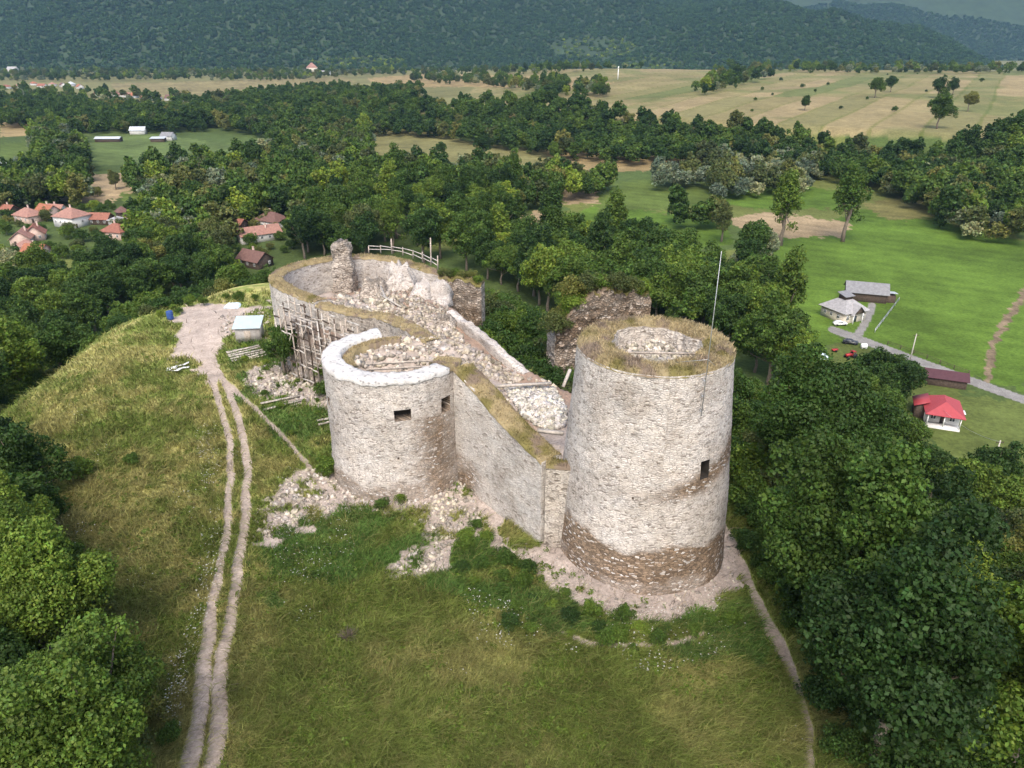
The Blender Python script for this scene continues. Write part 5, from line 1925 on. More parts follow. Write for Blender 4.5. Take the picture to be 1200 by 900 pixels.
# ------------------------------------------------------------------ village houses
VILLAGE = [
    # u, v, w, l, h, rh, rot, style, roof, wall, label, cat
    (36, 257, 9, 12, 3.4, 3.2, 62, 'hip', 'faded', 'pink', 'wide faded pink hipped roof at the left of the village cluster', 'house'),
    (58, 252, 7, 11, 3.4, 3.0, 60, 'gable', 'orange', 'pink', 'orange roof house right behind the wide faded hipped roof', 'house'),
    (87, 262, 11, 13, 5.0, 3.6, 68, 'hip', 'faded', 'white', 'large white walled house with pink hipped roof in the village cluster', 'house'),
    (68, 249, 5, 9, 3.0, 2.2, 75, 'gable', 'faded', 'white', 'small pale pink roof behind the large white walled house', 'house'),
    (120, 260, 6, 10, 3.0, 2.4, 84, 'gable', 'terracotta', 'wood', 'dark walled outbuilding with flat red brown roof right of the white house', 'outbuilding'),
    (140, 263, 6, 7, 3.2, 1.6, 70, 'hip', 'asbestos', 'grey', 'little pale grey roofed shed among the red roofs', 'shed'),
    (156, 262, 5, 6, 2.8, 2.0, 50, 'gable', 'faded', 'wood', 'small pink roofed outbuilding at the right end of the village cluster', 'outbuilding'),
    (145, 254, 5, 5, 3.6, 2.6, 45, 'hip', 'brown', 'wood', 'small pointed dark brown roof behind the pale grey shed', 'outbuilding'),
    (139, 276, 9, 11, 3.4, 3.0, 75, 'hip', 'terracotta', 'pink', 'red brown hipped house in front of the pale grey shed', 'house'),
    (28, 283, 8, 10, 3.2, 3.0, 20, 'gable', 'faded', 'pink', 'faded pink gabled roof low at the left of the cluster', 'house'),
    (43, 278, 8, 8, 3.2, 3.4, 25, 'gable', 'terracotta', 'pink', 'steep terracotta roof beside the faded gabled roof', 'house'),
    (45, 299, 7, 9, 3.0, 2.6, 80, 'gable', 'orange', 'pink', 'bright orange red roof lowest in the village cluster', 'house'),
    (34, 292, 6, 7, 2.8, 2.2, 40, 'hip', 'faded', 'pink', 'small faded roof between the lowest village roofs', 'outbuilding'),
    (55, 231, 8, 9, 3.0, 2.8, 55, 'hip', 'brown', 'wood', 'dark brown hipped roof set back behind the village cluster', 'house'),
    (75, 233, 4, 9, 2.6, 0.9, 85, 'gable', 'tin', 'white', 'low white tin roofed shed beside the dark brown roof', 'shed'),
    (4, 240, 8, 9, 3.2, 3.0, 30, 'gable', 'brown', 'white', 'brown gabled house cut by the left edge of the village', 'house'),
    (12, 250, 6, 8, 3.0, 2.4, 70, 'gable', 'terracotta', 'wood', 'small brown red roof at the far left of the village', 'house'),
    (278, 266, 6, 9, 3.0, 2.0, 70, 'gable', 'terracotta', 'wood', 'small terracotta roofed dark shed left of the hipped brown roof', 'shed'),
    (320, 264, 10, 14, 3.8, 3.6, 62, 'hip', 'brown', 'white', 'large brown hipped roof rising behind the ring wall trees', 'house'),
    (304, 279, 9, 18, 3.6, 2.8, -55, 'gable', 'faded', 'white', 'long faded pink roof in front of the brown hipped house', 'house'),
    (300, 309, 8, 12, 3.2, 3.0, 58, 'gable', 'brown', 'wood', 'dull brown gabled roof just beyond the ring wall', 'house'),
    (222, 297, 6, 7, 3.0, 2.4, 40, 'gable', 'faded', 'pink', 'half hidden small pink roof in the trees left of the long roof', 'house'),
    (128, 164, 7, 22, 3.0, 1.4, 92, 'gable', 'tin', 'wood', 'long low barn with white roof in the green meadow', 'barn'),
    (163, 155, 9, 14, 4.0, 3.0, 95, 'gable', 'tin', 'white', 'pale blue grey roofed barn behind the long low barn', 'barn'),
    (198, 162, 9, 11, 4.0, 3.0, 80, 'gable', 'grey', 'white', 'white walled barn with grey roof at the right of the meadow', 'barn'),
    (186, 164, 7, 12, 3.0, 1.0, 95, 'mono', 'tin', 'wood', 'open sided shed with flat white roof beside the grey roofed barn', 'shed'),
    (8, 198, 10, 12, 3.0, 2.6, 60, 'gable', 'tin', 'white', 'bright white roofed hall at the left edge behind the village', 'hall'),
    (690, 130, 12, 26, 3.2, 1.6, 92, 'gable', 'tin', 'white', 'long pale blue white shed at the foot of the terrace fields', 'shed'),
    (366, 82, 26, 34, 12, 14, 30, 'hip', 'faded', 'cream', 'large cream manor with steep roof at the foot of the mountain', 'manor'),
    (344, 86, 12, 40, 6, 3, 88, 'gable', 'tin', 'white', 'low white farm range left of the cream manor', 'farm building'),
    (382, 86, 12, 24, 7, 4, 85, 'gable', 'asbestos', 'white', 'pale outbuilding right of the cream manor', 'outbuilding'),
    (16, 84, 16, 26, 11, 7, 85, 'gable', 'asbestos', 'white', 'big white church-like building at the far left below the mountain', 'church'),
]
for (u, v, w, l, h, rh, rot, st, rf, wl, lab, cat) in VILLAGE:
    x, y, z = G(u, v + 2)
    house({'house': 'village_house', 'farm building': 'farm_building'}.get(cat, cat), lab, cat, (x, y, z), R(rot), w, l, h, rh, st, rf, wl, 0.6, l > 7 and cat not in ('shed', 'barn'), cat in ('house', 'manor'), None if cat != 'house' else 'red roofed houses of the near village')
r_ = random.Random(8)
FARH = [(24, 103), (40, 100), (50, 103), (62, 101), (74, 102), (84, 101), (94, 104), (116, 113), (124, 112), (136, 113), (147, 114), (156, 115), (172, 118), (184, 117), (200, 118), (212, 120), (222, 118), (8, 104)]
for i, (u, v) in enumerate(FARH):
    x, y, z = G(u, v)
    rf = ['faded', 'orange', 'terracotta', 'faded', 'brown'][i % 5] if not (i == 5) else 'tin'
    house('village_house', 'far village house with a reddish roof at the foot of the fields' if i != 5 else 'only white roofed building among the far village houses', 'house', (x, y, z), R(r_.uniform(40, 110)), r_.uniform(9, 12), r_.uniform(12, 18), 4, r_.uniform(3, 4.5), 'hip' if i % 2 else 'gable', rf,
          'white', 0.6, False, False, 'red roofed houses of the far village', False)

# ------------------------------------------------------------------ trees
def grow(pts, keys, colours, label, group, smin=0.8, smax=1.2, seed=0, cat='tree', name='tree', squash=(0.9, 1.1)):
    r = random.Random(seed)
    for (x, y) in pts:
        place_tree(x, y, r.choice(keys), r.choice(colours), label, group, r.uniform(smin, smax), cat, name, None, r.uniform(*squash))


NEAR = [('near', i) for i in range(4)]
BROAD = [('broad', i) for i in range(6)]
TALL = [('tall', i) for i in range(3)]
WILL = [('willow', i) for i in range(3)]
BUSH = [('bush', i) for i in range(4)]


def off_castle(a, b, m=3.5):
    d, _ = dist_path(COURT, np.array([a]), np.array([b]), True)
    if inside(COURT, np.array([a]), np.array([b]))[0] or d[0] < m:
        return False
    return math.hypot(a - TC[0], b - TC[1]) > 13 and math.hypot(a - BC[0], b - BC[1]) > 12 and math.hypot(a - 12, b - 99.5) > 9


def low(a, b, lim=33):
    return float(hzf(a, b)) < lim and off_castle(a, b, 6)


# single trees that read on their own
def at_crown(u, v, up):
    x, y, z = G(u, v, up)
    return x, y


for (u, v, up, key, col, sc, lab) in [
    (1005, 622, 13, ('near', 1), 'dark', 1.5, 'large dark round tree nearest the right side of the large tower'),
    (1065, 750, 12, ('near', 2), 'dark', 1.4, 'broad dark tree low on the right slope above the footpath'),
    (955, 505, 12, ('near', 3), 'dark', 1.45, 'big dark tree right behind the large tower'),
    (100, 860, 8, ('near', 0), 'light', 1.05, 'bright yellow green tree in the bottom left corner'),
    (35, 700, 8, ('near', 2), 'light', 1.0, 'mid green tree at the left edge above the bright corner tree'),
    (110, 790, 5, ('near', 3), 'olive', 0.6, 'darker speckled small tree behind the bright corner tree'),
    (921, 248, 15, ('tall', 0), 'mid', 1.85, 'tall open crowned poplar left of the pair beside the bright meadow'),
    (995, 244, 15, ('tall', 1), 'mid', 1.95, 'tall open crowned poplar right of the pair beside the bright meadow'),
    (848, 260, 9, ('tall', 2), 'olive', 1.05, 'thin small poplar between the castle trees and the bright meadow'),
    (645, 250, 14, ('tall', 1), 'mid', 1.5, 'slender upright tree rising alone in the gap behind the castle'),
    (566, 172, 9, ('broad', 2), 'dark', 1.35, 'lone dark tree standing in the tan meadow'),
    (517, 174, 6, ('broad', 4), 'dark', 0.8, 'small round dark tree in the tan meadow'),
    (1103, 130, 12, ('broad', 1), 'dark', 1.75, 'largest lone dark tree on the terrace fields'),
    (1137, 118, 9, ('broad', 3), 'olive', 1.3, 'lone olive tree right of the largest terrace tree'),
    (1101, 104, 9, ('broad', 0), 'dark', 1.5, 'lone dark tree behind the largest terrace tree'),
    (1027, 104, 9, ('broad', 5), 'dark', 1.5, 'round dark tree at the middle of the terrace fields'),
    (1045, 99, 8, ('broad', 2), 'dark', 1.3, 'small dark tree right of the round terrace tree'),
    (944, 121, 6, ('broad', 4), 'dark', 0.9, 'small lone dark bushy tree on the striped plots'),
    (1118, 103, 7, ('broad', 1), 'dark', 1.2, 'short dark tree right beside the lone pair on the terrace'),
    (134, 212, 5, ('broad', 0), 'olive', 0.8, 'small olive tree alone in the stubble field by the village'),
    (330, 412, 3.6, ('broad', 3), 'mid', 0.55, 'small tree growing between the shed and the bastion'),
    (213, 246, 6, ('willow', 0), 'silver', 1.3, 'rounded silvery willow right of the village cluster'),
    (650, 178, 7, ('broad', 1), 'light', 1.0, 'lighter green tree against the dark wooded scarp'),
]:
    x, y = at_crown(u, v, up)
    place_tree(x, y, key, col, lab, None, sc)

R1 = [(872, 490), (905, 440), (935, 490), (985, 545), (1030, 610), (1100, 640), (1160, 655), (1230, 670), (1240, 930), (1040, 930), (1010, 800), (935, 690), (880, 620)]
grow(scatter(R1, 11, 6.6, 70, 6000, seed=11, hole=[[(1050, 430), (1150, 430), (1150, 590), (1060, 590)]], test=lambda a, b: low(a, b, 31) and math.hypot(a, b) < 165), NEAR, ['dark', 'mid', 'mid', 'olive', 'light'],
     'dark broadleaf tree in the dense wood on the slope right of the large tower', 'trees on the slope right of the tower', 1.0, 1.5, 1)
R1b = [(985, 470), (1040, 440), (1080, 470), (1090, 520), (1130, 540), (1190, 560), (1190, 600), (1100, 575), (1020, 540)]
grow(scatter(R1b, 5, 6.5, 16, 2500, seed=12, hole=[[(1062, 430), (1145, 430), (1145, 552), (1062, 552)]], test=lambda a, b: float(hzf(a, b)) < 8 and math.hypot(a - G(1101, 492)[0], b - G(1101, 492)[1]) > 9), BROAD, ['dark', 'mid'],
     'mid sized tree on the flat ground around the red roofed house', 'trees around the red roofed house', 0.7, 1.0, 2)
R2 = [(500, 300), (490, 240), (560, 222), (620, 240), (665, 270), (700, 232), (740, 262), (800, 300), (885, 325), (925, 350), (938, 415), (895, 430), (868, 440), (780, 380), (770, 340), (700, 335), (650, 345), (640, 430), (580, 372), (575, 320)]
grow(scatter(R2, 11, 6.4, 84, 9000, seed=13, test=lambda a, b: low(a, b, 34) and math.hypot(a, b) < 300 and float(hzf(a, b)) < 30), BROAD + TALL[:1], ['mid', 'light', 'dark', 'mid'],
     'leafy green tree in the wood directly behind the castle', 'trees in the wood behind the castle', 1.1, 1.6, 3)
R3 = [(-30, 470), (0, 335), (60, 332), (120, 322), (180, 312), (250, 318), (305, 330), (306, 340), (200, 342), (120, 382), (60, 425), (0, 480)]
grow(scatter(R3, 9, 7.0, 40, 6000, seed=14, test=lambda a, b: low(a, b, 26) and math.hypot(a, b) < 330 and (a < -66 or float(hzf(a, b)) < 14)), BROAD, ['mid', 'dark', 'dark', 'mid'],
     'green tree in the wood below the grassy crest on the left', 'trees below the left crest', 0.95, 1.4, 4)
R3c = [(-20, 390), (60, 358), (150, 346), (250, 336), (300, 336), (300, 345), (200, 348), (120, 392), (40, 445), (-20, 490)]
grow(scatter(R3c, 0.5, 7.0, 30, 4000, seed=24, test=lambda a, b: low(a, b, 20)), BROAD, ['mid', 'dark', 'mid'],
     'green tree in the wood below the grassy crest on the left', 'trees below the left crest', 0.95, 1.3, 14)
r_ = np.random.default_rng(25)
hid = []
for a, b in zip(r_.uniform(-125, -45, 900), r_.uniform(75, 185, 900)):
    zz = float(hzf(a, b))
    u_, v_ = proj(a, b, zz + 11)
    if 6 < zz < 24 and -40 < u_ < 300 and v_ < 500 and float(hzf(a * 0.93, b * 0.93)) > zz + 1.5 and all((a - c) ** 2 + (b - d) ** 2 > 49 for c, d in TREES + hid) and len(hid) < 20:
        hid.append((a, b))
grow(hid, BROAD, ['dark', 'mid'], 'green tree in the wood below the grassy crest on the left', 'trees below the left crest', 0.8, 1.15, 15)
R3b = [(335, 288), (350, 262), (400, 232), (500, 228), (500, 292), (420, 288)]
grow(scatter(R3b, 11, 7.2, 8, 3000, seed=15, test=lambda a, b: low(a, b, 12)), BROAD, ['mid', 'light', 'mid'],
     'bright leafy tree just beyond the ring wall', 'trees beyond the ring wall', 1.0, 1.5, 5)
R4 = [(-60, 640), (40, 635), (80, 690), (150, 760), (170, 830), (190, 900), (150, 960), (-60, 960)]
grow(scatter(R4, 7, 5.5, 10, 2000, seed=16, test=lambda a, b: a < -30), NEAR, ['mid', 'dark', 'light'],
     'leafy tree in the clump on the near left slope', 'trees on the near left slope', 0.7, 1.0, 6)
R4b = [(-40, 500), (20, 530), (50, 590), (60, 640), (-40, 660)]
grow(scatter(R4b, 5, 5.5, 7, 1500, seed=17, test=lambda a, b: a < -40), BROAD, ['dark'],
     'dark tree at the left edge below the grassy slope', 'trees at the left edge', 0.7, 1.0, 7)

R2b = [(345, 285), (400, 236), (430, 226), (500, 228), (600, 236), (610, 300), (600, 335), (520, 312), (420, 294), (345, 305)]
grow(scatter(R2b, 0.5, 7.2, 48, 6000, seed=19, test=lambda a, b: low(a, b, 24)), BROAD + TALL, ['mid', 'light', 'mid', 'dark'],
     'tall green tree rising beyond the rear ring wall', 'tall trees beyond the rear ring wall', 1.15, 1.7, 16)

# valley woods
HOUSE_PX = [[(10, 232), (60, 226), (95, 228), (168, 250), (168, 300), (120, 312), (60, 322), (15, 318)], [(258, 248), (352, 244), (352, 292), (338, 325), (285, 338), (262, 312)],
            [(108, 158), (215, 146), (215, 170), (108, 172)], [(0, 184), (24, 184), (24, 206), (0, 206)]]
CLEAR = [p for p, _ in FIELDS] + HOUSE_PX
VAL = [
    ([(0, 205), (40, 200), (62, 215), (50, 228), (100, 240), (120, 250), (110, 256), (30, 236), (0, 232)], 'mix'),
    ([(0, 118), (60, 112), (110, 122), (230, 128), (240, 145), (100, 148), (40, 140), (0, 142)], 'dark'),
    ([(140, 200), (200, 190), (290, 180), (330, 160), (430, 150), (440, 190), (430, 230), (340, 250), (230, 250), (200, 250), (175, 225)], 'mix'),
    ([(40, 150), (95, 150), (100, 200), (90, 225), (60, 225), (0, 235), (0, 200), (40, 190)], 'mix'),
    ([(430, 190), (560, 195), (640, 205), (720, 205), (700, 215), (640, 225), (600, 235), (560, 225), (500, 230), (430, 232)], 'mix'),
    ([(770, 200), (860, 178), (930, 168), (960, 190), (940, 215), (840, 220), (780, 215)], 'silver'),
    ([(1050, 215), (1100, 200), (1205, 200), (1205, 270), (1130, 260), (1075, 235)], 'mix'),
    ([(780, 235), (830, 222), (850, 250), (800, 262)], 'mix'),
    ([(870, 290), (920, 290), (930, 320), (890, 330)], 'mix'),
    ([(170, 250), (215, 240), (260, 255), (262, 285), (230, 295), (170, 285)], 'mix'),
    ([(165, 255), (262, 250), (266, 312), (345, 316), (352, 262), (440, 236), (430, 290), (330, 330), (165, 330)], 'mix'),
    ([(95, 205), (60, 225), (120, 250), (200, 240), (215, 250), (165, 262), (100, 232)], 'mix'),
    ([(0, 300), (20, 296), (160, 300), (165, 290), (262, 300), (262, 315), (0, 330)], 'mix'),
]
wood = []
for k, (P, c) in enumerate(VAL):
    for (a, b) in scatter(P, 8, 8.2, 900, 9000, seed=40 + k, hole=CLEAR, test=lambda a, b: float(hzf(a, b)) < 4):
        wood.append((a, b, c))
SCARP = [
    [(225, 118), (330, 104), (430, 96), (500, 104), (560, 96), (600, 108), (690, 126), (800, 140), (930, 152), (1010, 172), (1100, 172), (1205, 140), (1205, 205), (1050, 215), (960, 195), (860, 180), (740, 180), (640, 172), (520, 152), (430, 148), (330, 155), (240, 140)],
]
scarp = []
for k, P in enumerate(SCARP):
    scarp += scatter(P, 9, 8.0, 3000, 24000, seed=60 + k, hole=[p for p, _ in FIELDS[:16]], test=lambda a, b: -130 < b - float(np.interp(a, SX, SY)) < (75 if a > -120 else 400))
# nearest of the valley trees as things of their own
wood.sort(key=lambda p: p[0] ** 2 + p[1] ** 2)
n_things = sum(1 for o in bpy.data.objects if o.get('category') == 'tree')
own = max(0, 300 - n_things)
r_ = random.Random(21)
vill = {'mix': (['mid', 'dark', 'olive', 'mid', 'light', 'silver'], 'broadleaf tree in the mixed woodland of the valley floor', 'trees of the valley woodland'),
        'silver': (['silver', 'silver', 'olive'], 'silver grey willow in the row at the foot of the wooded scarp', 'silver willows'),
        'dark': (['dark'], 'dark tree in the far woodland at the left', 'trees of the far left woodland')}
for a, b, c in wood[:own]:
    cols, lab, grp = vill[c]
    kk = r_.choice(cols)
    key = r_.choice(WILL) if kk == 'silver' else r_.choice(BROAD)
    place_tree(a, b, key, kk, lab if kk != 'silver' else 'silver grey willow standing among the green valley trees' if c == 'mix' else lab, grp if kk != 'silver' else 'silver willows of the valley' if c == 'mix' else grp, r_.uniform(0.9, 1.5))


def bank(name, protos):
    c = bpy.data.collections.new(name)
    for i, (key, colour) in enumerate(protos):
        V, Q, C, tr, H, cache = PROTO[key]
        c.objects.link(bpy.data.objects.new('%s_%d' % (name, i), crown_mesh(key, colour)))
    return c


def instancer(name, P, scale, coll, label, cat):
    """one object that strews crowns of a bank over its points"""
    me = bpy.data.meshes.new(name)
    me.vertices.add(len(P))
    me.vertices.foreach_set('co', np.asarray(P, np.float32).ravel())
    a = me.attributes.new('size', 'FLOAT_VECTOR', 'POINT')
    s = np.asarray(scale, np.float32)
    rr = np.random.default_rng(len(P))
    a.data.foreach_set('vector', np.stack([s, s, s * rr.uniform(0.85, 1.15, len(s)).astype(np.float32)], 1).ravel())
    o = link(name, me)
    g = bpy.data.node_groups.new(name, 'GeometryNodeTree')
    g.interface.new_socket('Geometry', in_out='INPUT', socket_type='NodeSocketGeometry')
    g.interface.new_socket('Geometry', in_out='OUTPUT', socket_type='NodeSocketGeometry')
    N, L = g.nodes, g.links.new
    gi, go = N.new('NodeGroupInput'), N.new('NodeGroupOutput')
    ci = N.new('GeometryNodeCollectionInfo')
    ci.inputs[0].default_value = coll
    ci.inputs['Separate Children'].default_value = True
    ci.inputs['Reset Children'].default_value = True
    ip = N.new('GeometryNodeInstanceOnPoints')
    ip.inputs['Pick Instance'].default_value = True
    rv = N.new('FunctionNodeRandomValue')
    rv.data_type = 'FLOAT_VECTOR'
    rv.inputs[0].default_value = (0, 0, 0)
    rv.inputs[1].default_value = (0.12, 0.12, 6.283)
    at = N.new('GeometryNodeInputNamedAttribute')
    at.data_type = 'FLOAT_VECTOR'
    at.inputs[0].default_value = 'size'
    L(gi.outputs[0], ip.inputs['Points'])
    L(ci.outputs[0], ip.inputs['Instance'])
    L(rv.outputs[0], ip.inputs['Rotation'])
    L(at.outputs[0], ip.inputs['Scale'])
    L(ip.outputs[0], go.inputs[0])
    m = o.modifiers.new('strew', 'NODES')
    m.node_group = g
    return tag(o, label, cat, None, 'stuff')


def undergrowth():
    r = np.random.default_rng(17)
    n = 32000
    x, y = r.uniform(-130, 110, n), r.uniform(30, 230, n)
    d, _ = dist_path(HILL, x, y, True)
    out = np.where(inside(HILL, x, y), -d, d)
    dc, _ = dist_path(COURT, x, y, True)
    keep = ((out > 1.5) | ((x > -9) & (y > 84) & (x < 30))) & (out < 62) & (dc > 1.8) & (np.hypot(x - TC[0], y - TC[1]) > 11.5) & ~((np.abs(y - 99.3 - 0.3 * (x - 12.5)) < 2.6) & (x > 4) & (x < 21))
    right = (x > 22) | ((x > -14) & (y > 108)) | ((x > 6) & (y > 82)) | ((x > -9) & (y > 86))
    z = hzf(x, y)
    u, v = proj(x, y, z)
    left = (inside([(-200, 640), (30, 630), (75, 690), (140, 760), (165, 830), (190, 900), (190, 1000), (-200, 1000)], u, v) | inside([(-200, 500), (15, 525), (45, 590), (50, 640), (-200, 650)], u, v)) & (out > 0)
    back = ((out > 14) & (y > 128)) | ((x < -62) & (out > 27))
    keep &= (right | left | back) & (z > 0.6) & ~inside(COURT, x, y) & (z < 42)
    hp = G(1101, 492)
    keep &= np.hypot(x - hp[0], y - hp[1]) > 11
    x, y, z = x[keep], y[keep], z[keep]
    grid, sel = {}, []
    for i in range(len(x)):
        k = (int(x[i] // 2.1), int(y[i] // 2.1))
        if k not in grid:
            grid[k] = 1
            sel.append(i)
    P = np.stack([x[sel], y[sel], z[sel] - 0.3], 1)
    instancer('undergrowth', P, r.uniform(0.7, 1.9, len(P)) ** 1.2, bank('shrub_crowns', [(('bush', i % 4), c) for i, c in enumerate(['dark', 'mid', 'dark', 'mid', 'olive', 'dark'])]), 'dense green undergrowth below the trees on the castle slopes', 'undergrowth')
    print('undergrowth', len(P))


undergrowth()
FAR = [('far', i) for i in range(5)]
bank_mix = bank('crowns_mixed', [(k, c) for k, c in zip(FAR * 2, ['mid', 'light', 'olive', 'mid', 'dark', 'light', 'mid', 'mid', 'olive', 'dark'])] + [(('farwillow', 0), 'silver'), (('farwillow', 1), 'silver'), (('farwillow', 1), 'olive')])
bank_dark = bank('crowns_dark', [(k, c) for k, c in zip(FAR * 2, ['dark', 'mid', 'mid', 'dark', 'dark', 'dark', 'dark', 'olive', 'dark', 'mid'])])
bank_silver = bank('crowns_silver', [(('farwillow', 0), 'silver'), (('farwillow', 1), 'silver'), (FAR[0], 'olive')])
rest = wood[own:]
for c, bk, nm, lab in (('mix', bank_mix, 'valley_woodland', 'mixed broadleaf woodland covering the valley floor'), ('silver', bank_silver, 'willow_thicket', 'silver grey willow thicket below the wooded scarp'), ('dark', bank_dark, 'village_woodland', 'dark woodland around the far village')):
    P = np.array([(a, b, float(hzf(a, b)) - 0.8) for a, b, k in rest if k == c])
    if len(P):
        instancer(nm, P, np.random.default_rng(3).uniform(0.95, 1.6, len(P)), bk, lab, 'woodland')
P = np.array([(a, b, float(hzf(a, b)) - 0.8) for a, b in scarp])
instancer('scarp_wood', P, np.random.default_rng(4).uniform(1.0, 1.6, len(P)), bank_dark, 'dark continuous wood along the scarp below the terrace fields', 'woodland')
# hedges and tree belts on the terrace and along the foot of the mountains
belt = []
for k, (poly, sp_, n_) in enumerate([([(0, 94), (120, 93), (260, 93), (360, 93), (420, 88), (640, 84), (760, 78), (860, 80), (1000, 84), (1180, 84), (1205, 84), (1205, 76), (1000, 76), (800, 66), (700, 74), (400, 76), (200, 80), (0, 76)], 13, 1400),
                                      ([(500, 84), (560, 92), (700, 100), (720, 112), (660, 110), (560, 98), (480, 94)], 11, 160), ([(0, 104), (130, 108), (240, 116), (240, 124), (100, 124), (0, 112)], 22, 80), ([(840, 86), (880, 84), (920, 88), (860, 100), (820, 110), (810, 104)], 14, 60)]):
    belt += [(a, b, s_) for (a, b), s_ in zip(scatter(poly, 4, sp_, n_, 7000, seed=80 + k), np.random.default_rng(k).uniform(0.8, 1.6, n_))]
P = np.array([(a, b, float(hzf(a, b)) - 0.8) for a, b, s_ in belt])
instancer('tree_belt', P, [s_ for *_, s_ in belt], bank_mix, 'belt of trees and hedges along the foot of the mountains', 'woodland')
# small lone bushes on the striped plots
for (u, v) in [(885, 118), (905, 112), (893, 106), (955, 108), (970, 100), (940, 103), (1016, 117), (985, 128), (1048, 131), (822, 101), (835, 96), (880, 92), (905, 88), (950, 86), (1040, 88), (1075, 87), (915, 95), (881, 131), (1150, 96), (1085, 108)]:
    x, y, z = G(u, v)
    place_tree(x, y, random.choice(BUSH), 'dark', 'small dark lone bush on the striped terrace plots', 'bushes on the terrace plots', random.uniform(1.0, 2.2), 'bush', 'bush')


# mountain forest
def dome(seed):
    r = np.random.default_rng(seed)
    lobes = [(0, 0, 4.5, 5.0, 1.0)] + [(r.normal() * 2.6, r.normal() * 2.6, 5 + r.uniform(0, 3.5), r.uniform(2.0, 3.2), r.uniform(0.8, 1.25)) for _ in range(7)]
    PROTO[('dome', seed)] = (*leaf_cloud(r, lobes, 260, 2.7, up=0.6, flat=0.4), None, 12, {})
    return ('dome', seed)


bank_hill = bank('crowns_hill', [(dome(900 + i), 'hill') for i in range(5)])
r_ = np.random.default_rng(33)
n = 150000
az_ = r_.uniform(-0.80, 0.80, n)
rr_ = np.sqrt(r_.uniform(2150 ** 2, 5200 ** 2, n))
x, y = np.sin(az_) * rr_, np.cos(az_) * rr_
z = mtn(x, y)
u, v = proj(x, y, z + 10)
keep = (z > -4) & (u > -120) & (u < 1320) & (v > -90)
# a clearing with paler scrub stays thin
keep &= ~((np.abs(u - 690) < 45) & (np.abs(v - 52) < 9) & (r_.random(n) < 0.5))
# drop slopes that face away behind the crests
e = 12.0
slope = (mtn(x + np.sin(az_) * e, y + np.cos(az_) * e) - z) / e
keep &= slope > -0.12
x, y, z = x[keep], y[keep], z[keep]
P = np.stack([x, y, z - 2.5], 1)
u, v = proj(x, y, z + 8)
pale = ((((u - 695) / 52) ** 2 + ((v - 54) / 13) ** 2 < 1) | (((u - 765) / 40) ** 2 + ((v - 72) / 7) ** 2 < 1) | (((u - 420) / 60) ** 2 + ((v - 70) / 6) ** 2 < 1)) & (r_.random(len(x)) < 0.75)
instancer('mountain_scrub', P[pale], r_.uniform(0.6, 1.1, pale.sum()), bank('crowns_scrub', [(('dome', 900 + i), 'mid' if i % 2 else 'light') for i in range(4)]), 'paler young growth in clearings on the mountain slope', 'scrub')
P = P[~pale]
instancer('mountain_forest', P, r_.uniform(0.75, 1.35, len(P)), bank_hill, 'dense dark forest covering the mountains across the valley', 'forest')
print('forest', len(P), 'wood', len(wood), 'scarp', len(scarp), 'belt', len(belt), 'trees', sum(1 for o in bpy.data.objects if o.get('category') == 'tree'))

# ------------------------------------------------------------------ bushes and weeds on the hill
def bush_at(u, v, sc, colour, label, group=None, sq=0.9):
    x, y, z = G(u, v)
    return place_tree(x, y, random.choice(BUSH), colour, label, group, sc, 'bush', 'bush', z, sq)


def bush_on(x, y, z, sc, colour, label, group=None, sq=0.9):
    return place_tree(x, y, random.choice(BUSH), colour, label, group, sc, 'bush', 'bush', z, sq)


for u, v, sc, lab in [(490, 574, 0.95, 'round green bush at the foot of the bastion wall'), (470, 588, 0.6, 'small bush left of the round bush at the bastion foot'), (448, 596, 0.6, 'low bush at the front foot of the bastion'),
                      (381, 446, 0.95, 'upper of two dense bushes hugging the left side of the bastion'), (381, 464, 1.0, 'lower of two dense bushes hugging the left side of the bastion'), (385, 556, 1.1, 'bush at the left foot of the bastion'),
                      (97, 560, 1.2, 'small dark bush alone on the left grass slope'), (155, 545, 0.7, 'little green bush in the middle of the left slope'), (640, 432, 1.0, 'leafy bush right of the low parapet end'), (655, 438, 1.1, 'leafy bush between parapet and wall fragment')]:
    bush_at(u, v, sc, 'mid', lab)
for i, k in enumerate(np.linspace(0.1, 0.95, 6)):
    P_ = np.array(FW)[:, :]
    q = np.array([np.interp(k * 2, [0, 1, 2], P_[:, j]) for j in range(4)])
    bush_on(q[0] + random.uniform(-.6, .6), q[1] + random.uniform(-.6, .6), q[3] - 0.1, random.uniform(0.6, 0.95), random.choice(['olive', 'light']), 'ragged green bush growing on top of the rear right wall fragment', 'bushes on the rear right wall fragment')
for i, k in enumerate(np.linspace(0.02, 0.98, 14)):
    P_ = np.array(FT)
    q = np.array([np.interp(k * 4, [0, 1, 2, 3, 4], P_[:, j]) for j in range(4)])
    bush_on(q[0] + random.uniform(-.8, .8), q[1] + random.uniform(-1.6, .4), q[3] - 0.35, random.uniform(0.8, 1.5), random.choice(['olive', 'olive', 'light']), 'shaggy olive bush on top of the wall fragment behind the large tower', 'bushes on the fragment behind the tower')
r_ = random.Random(77)
pts = scatter([(560, 612), (640, 672), (700, 722), (790, 730), (850, 722), (868, 742), (700, 765), (600, 735), (545, 680), (535, 640)], 0.3, 1.7, 46, 2500, avoid=False, seed=91)
for (a, b) in pts:
    place_tree(a, b, r_.choice(BUSH), r_.choice(['mid', 'mid', 'light', 'dark']), 'clump of green weeds below the foot of the large tower', 'weed clumps below the tower', r_.uniform(0.28, 0.7), 'bush', 'weed_clump', None, r_.uniform(0.6, 1.1))
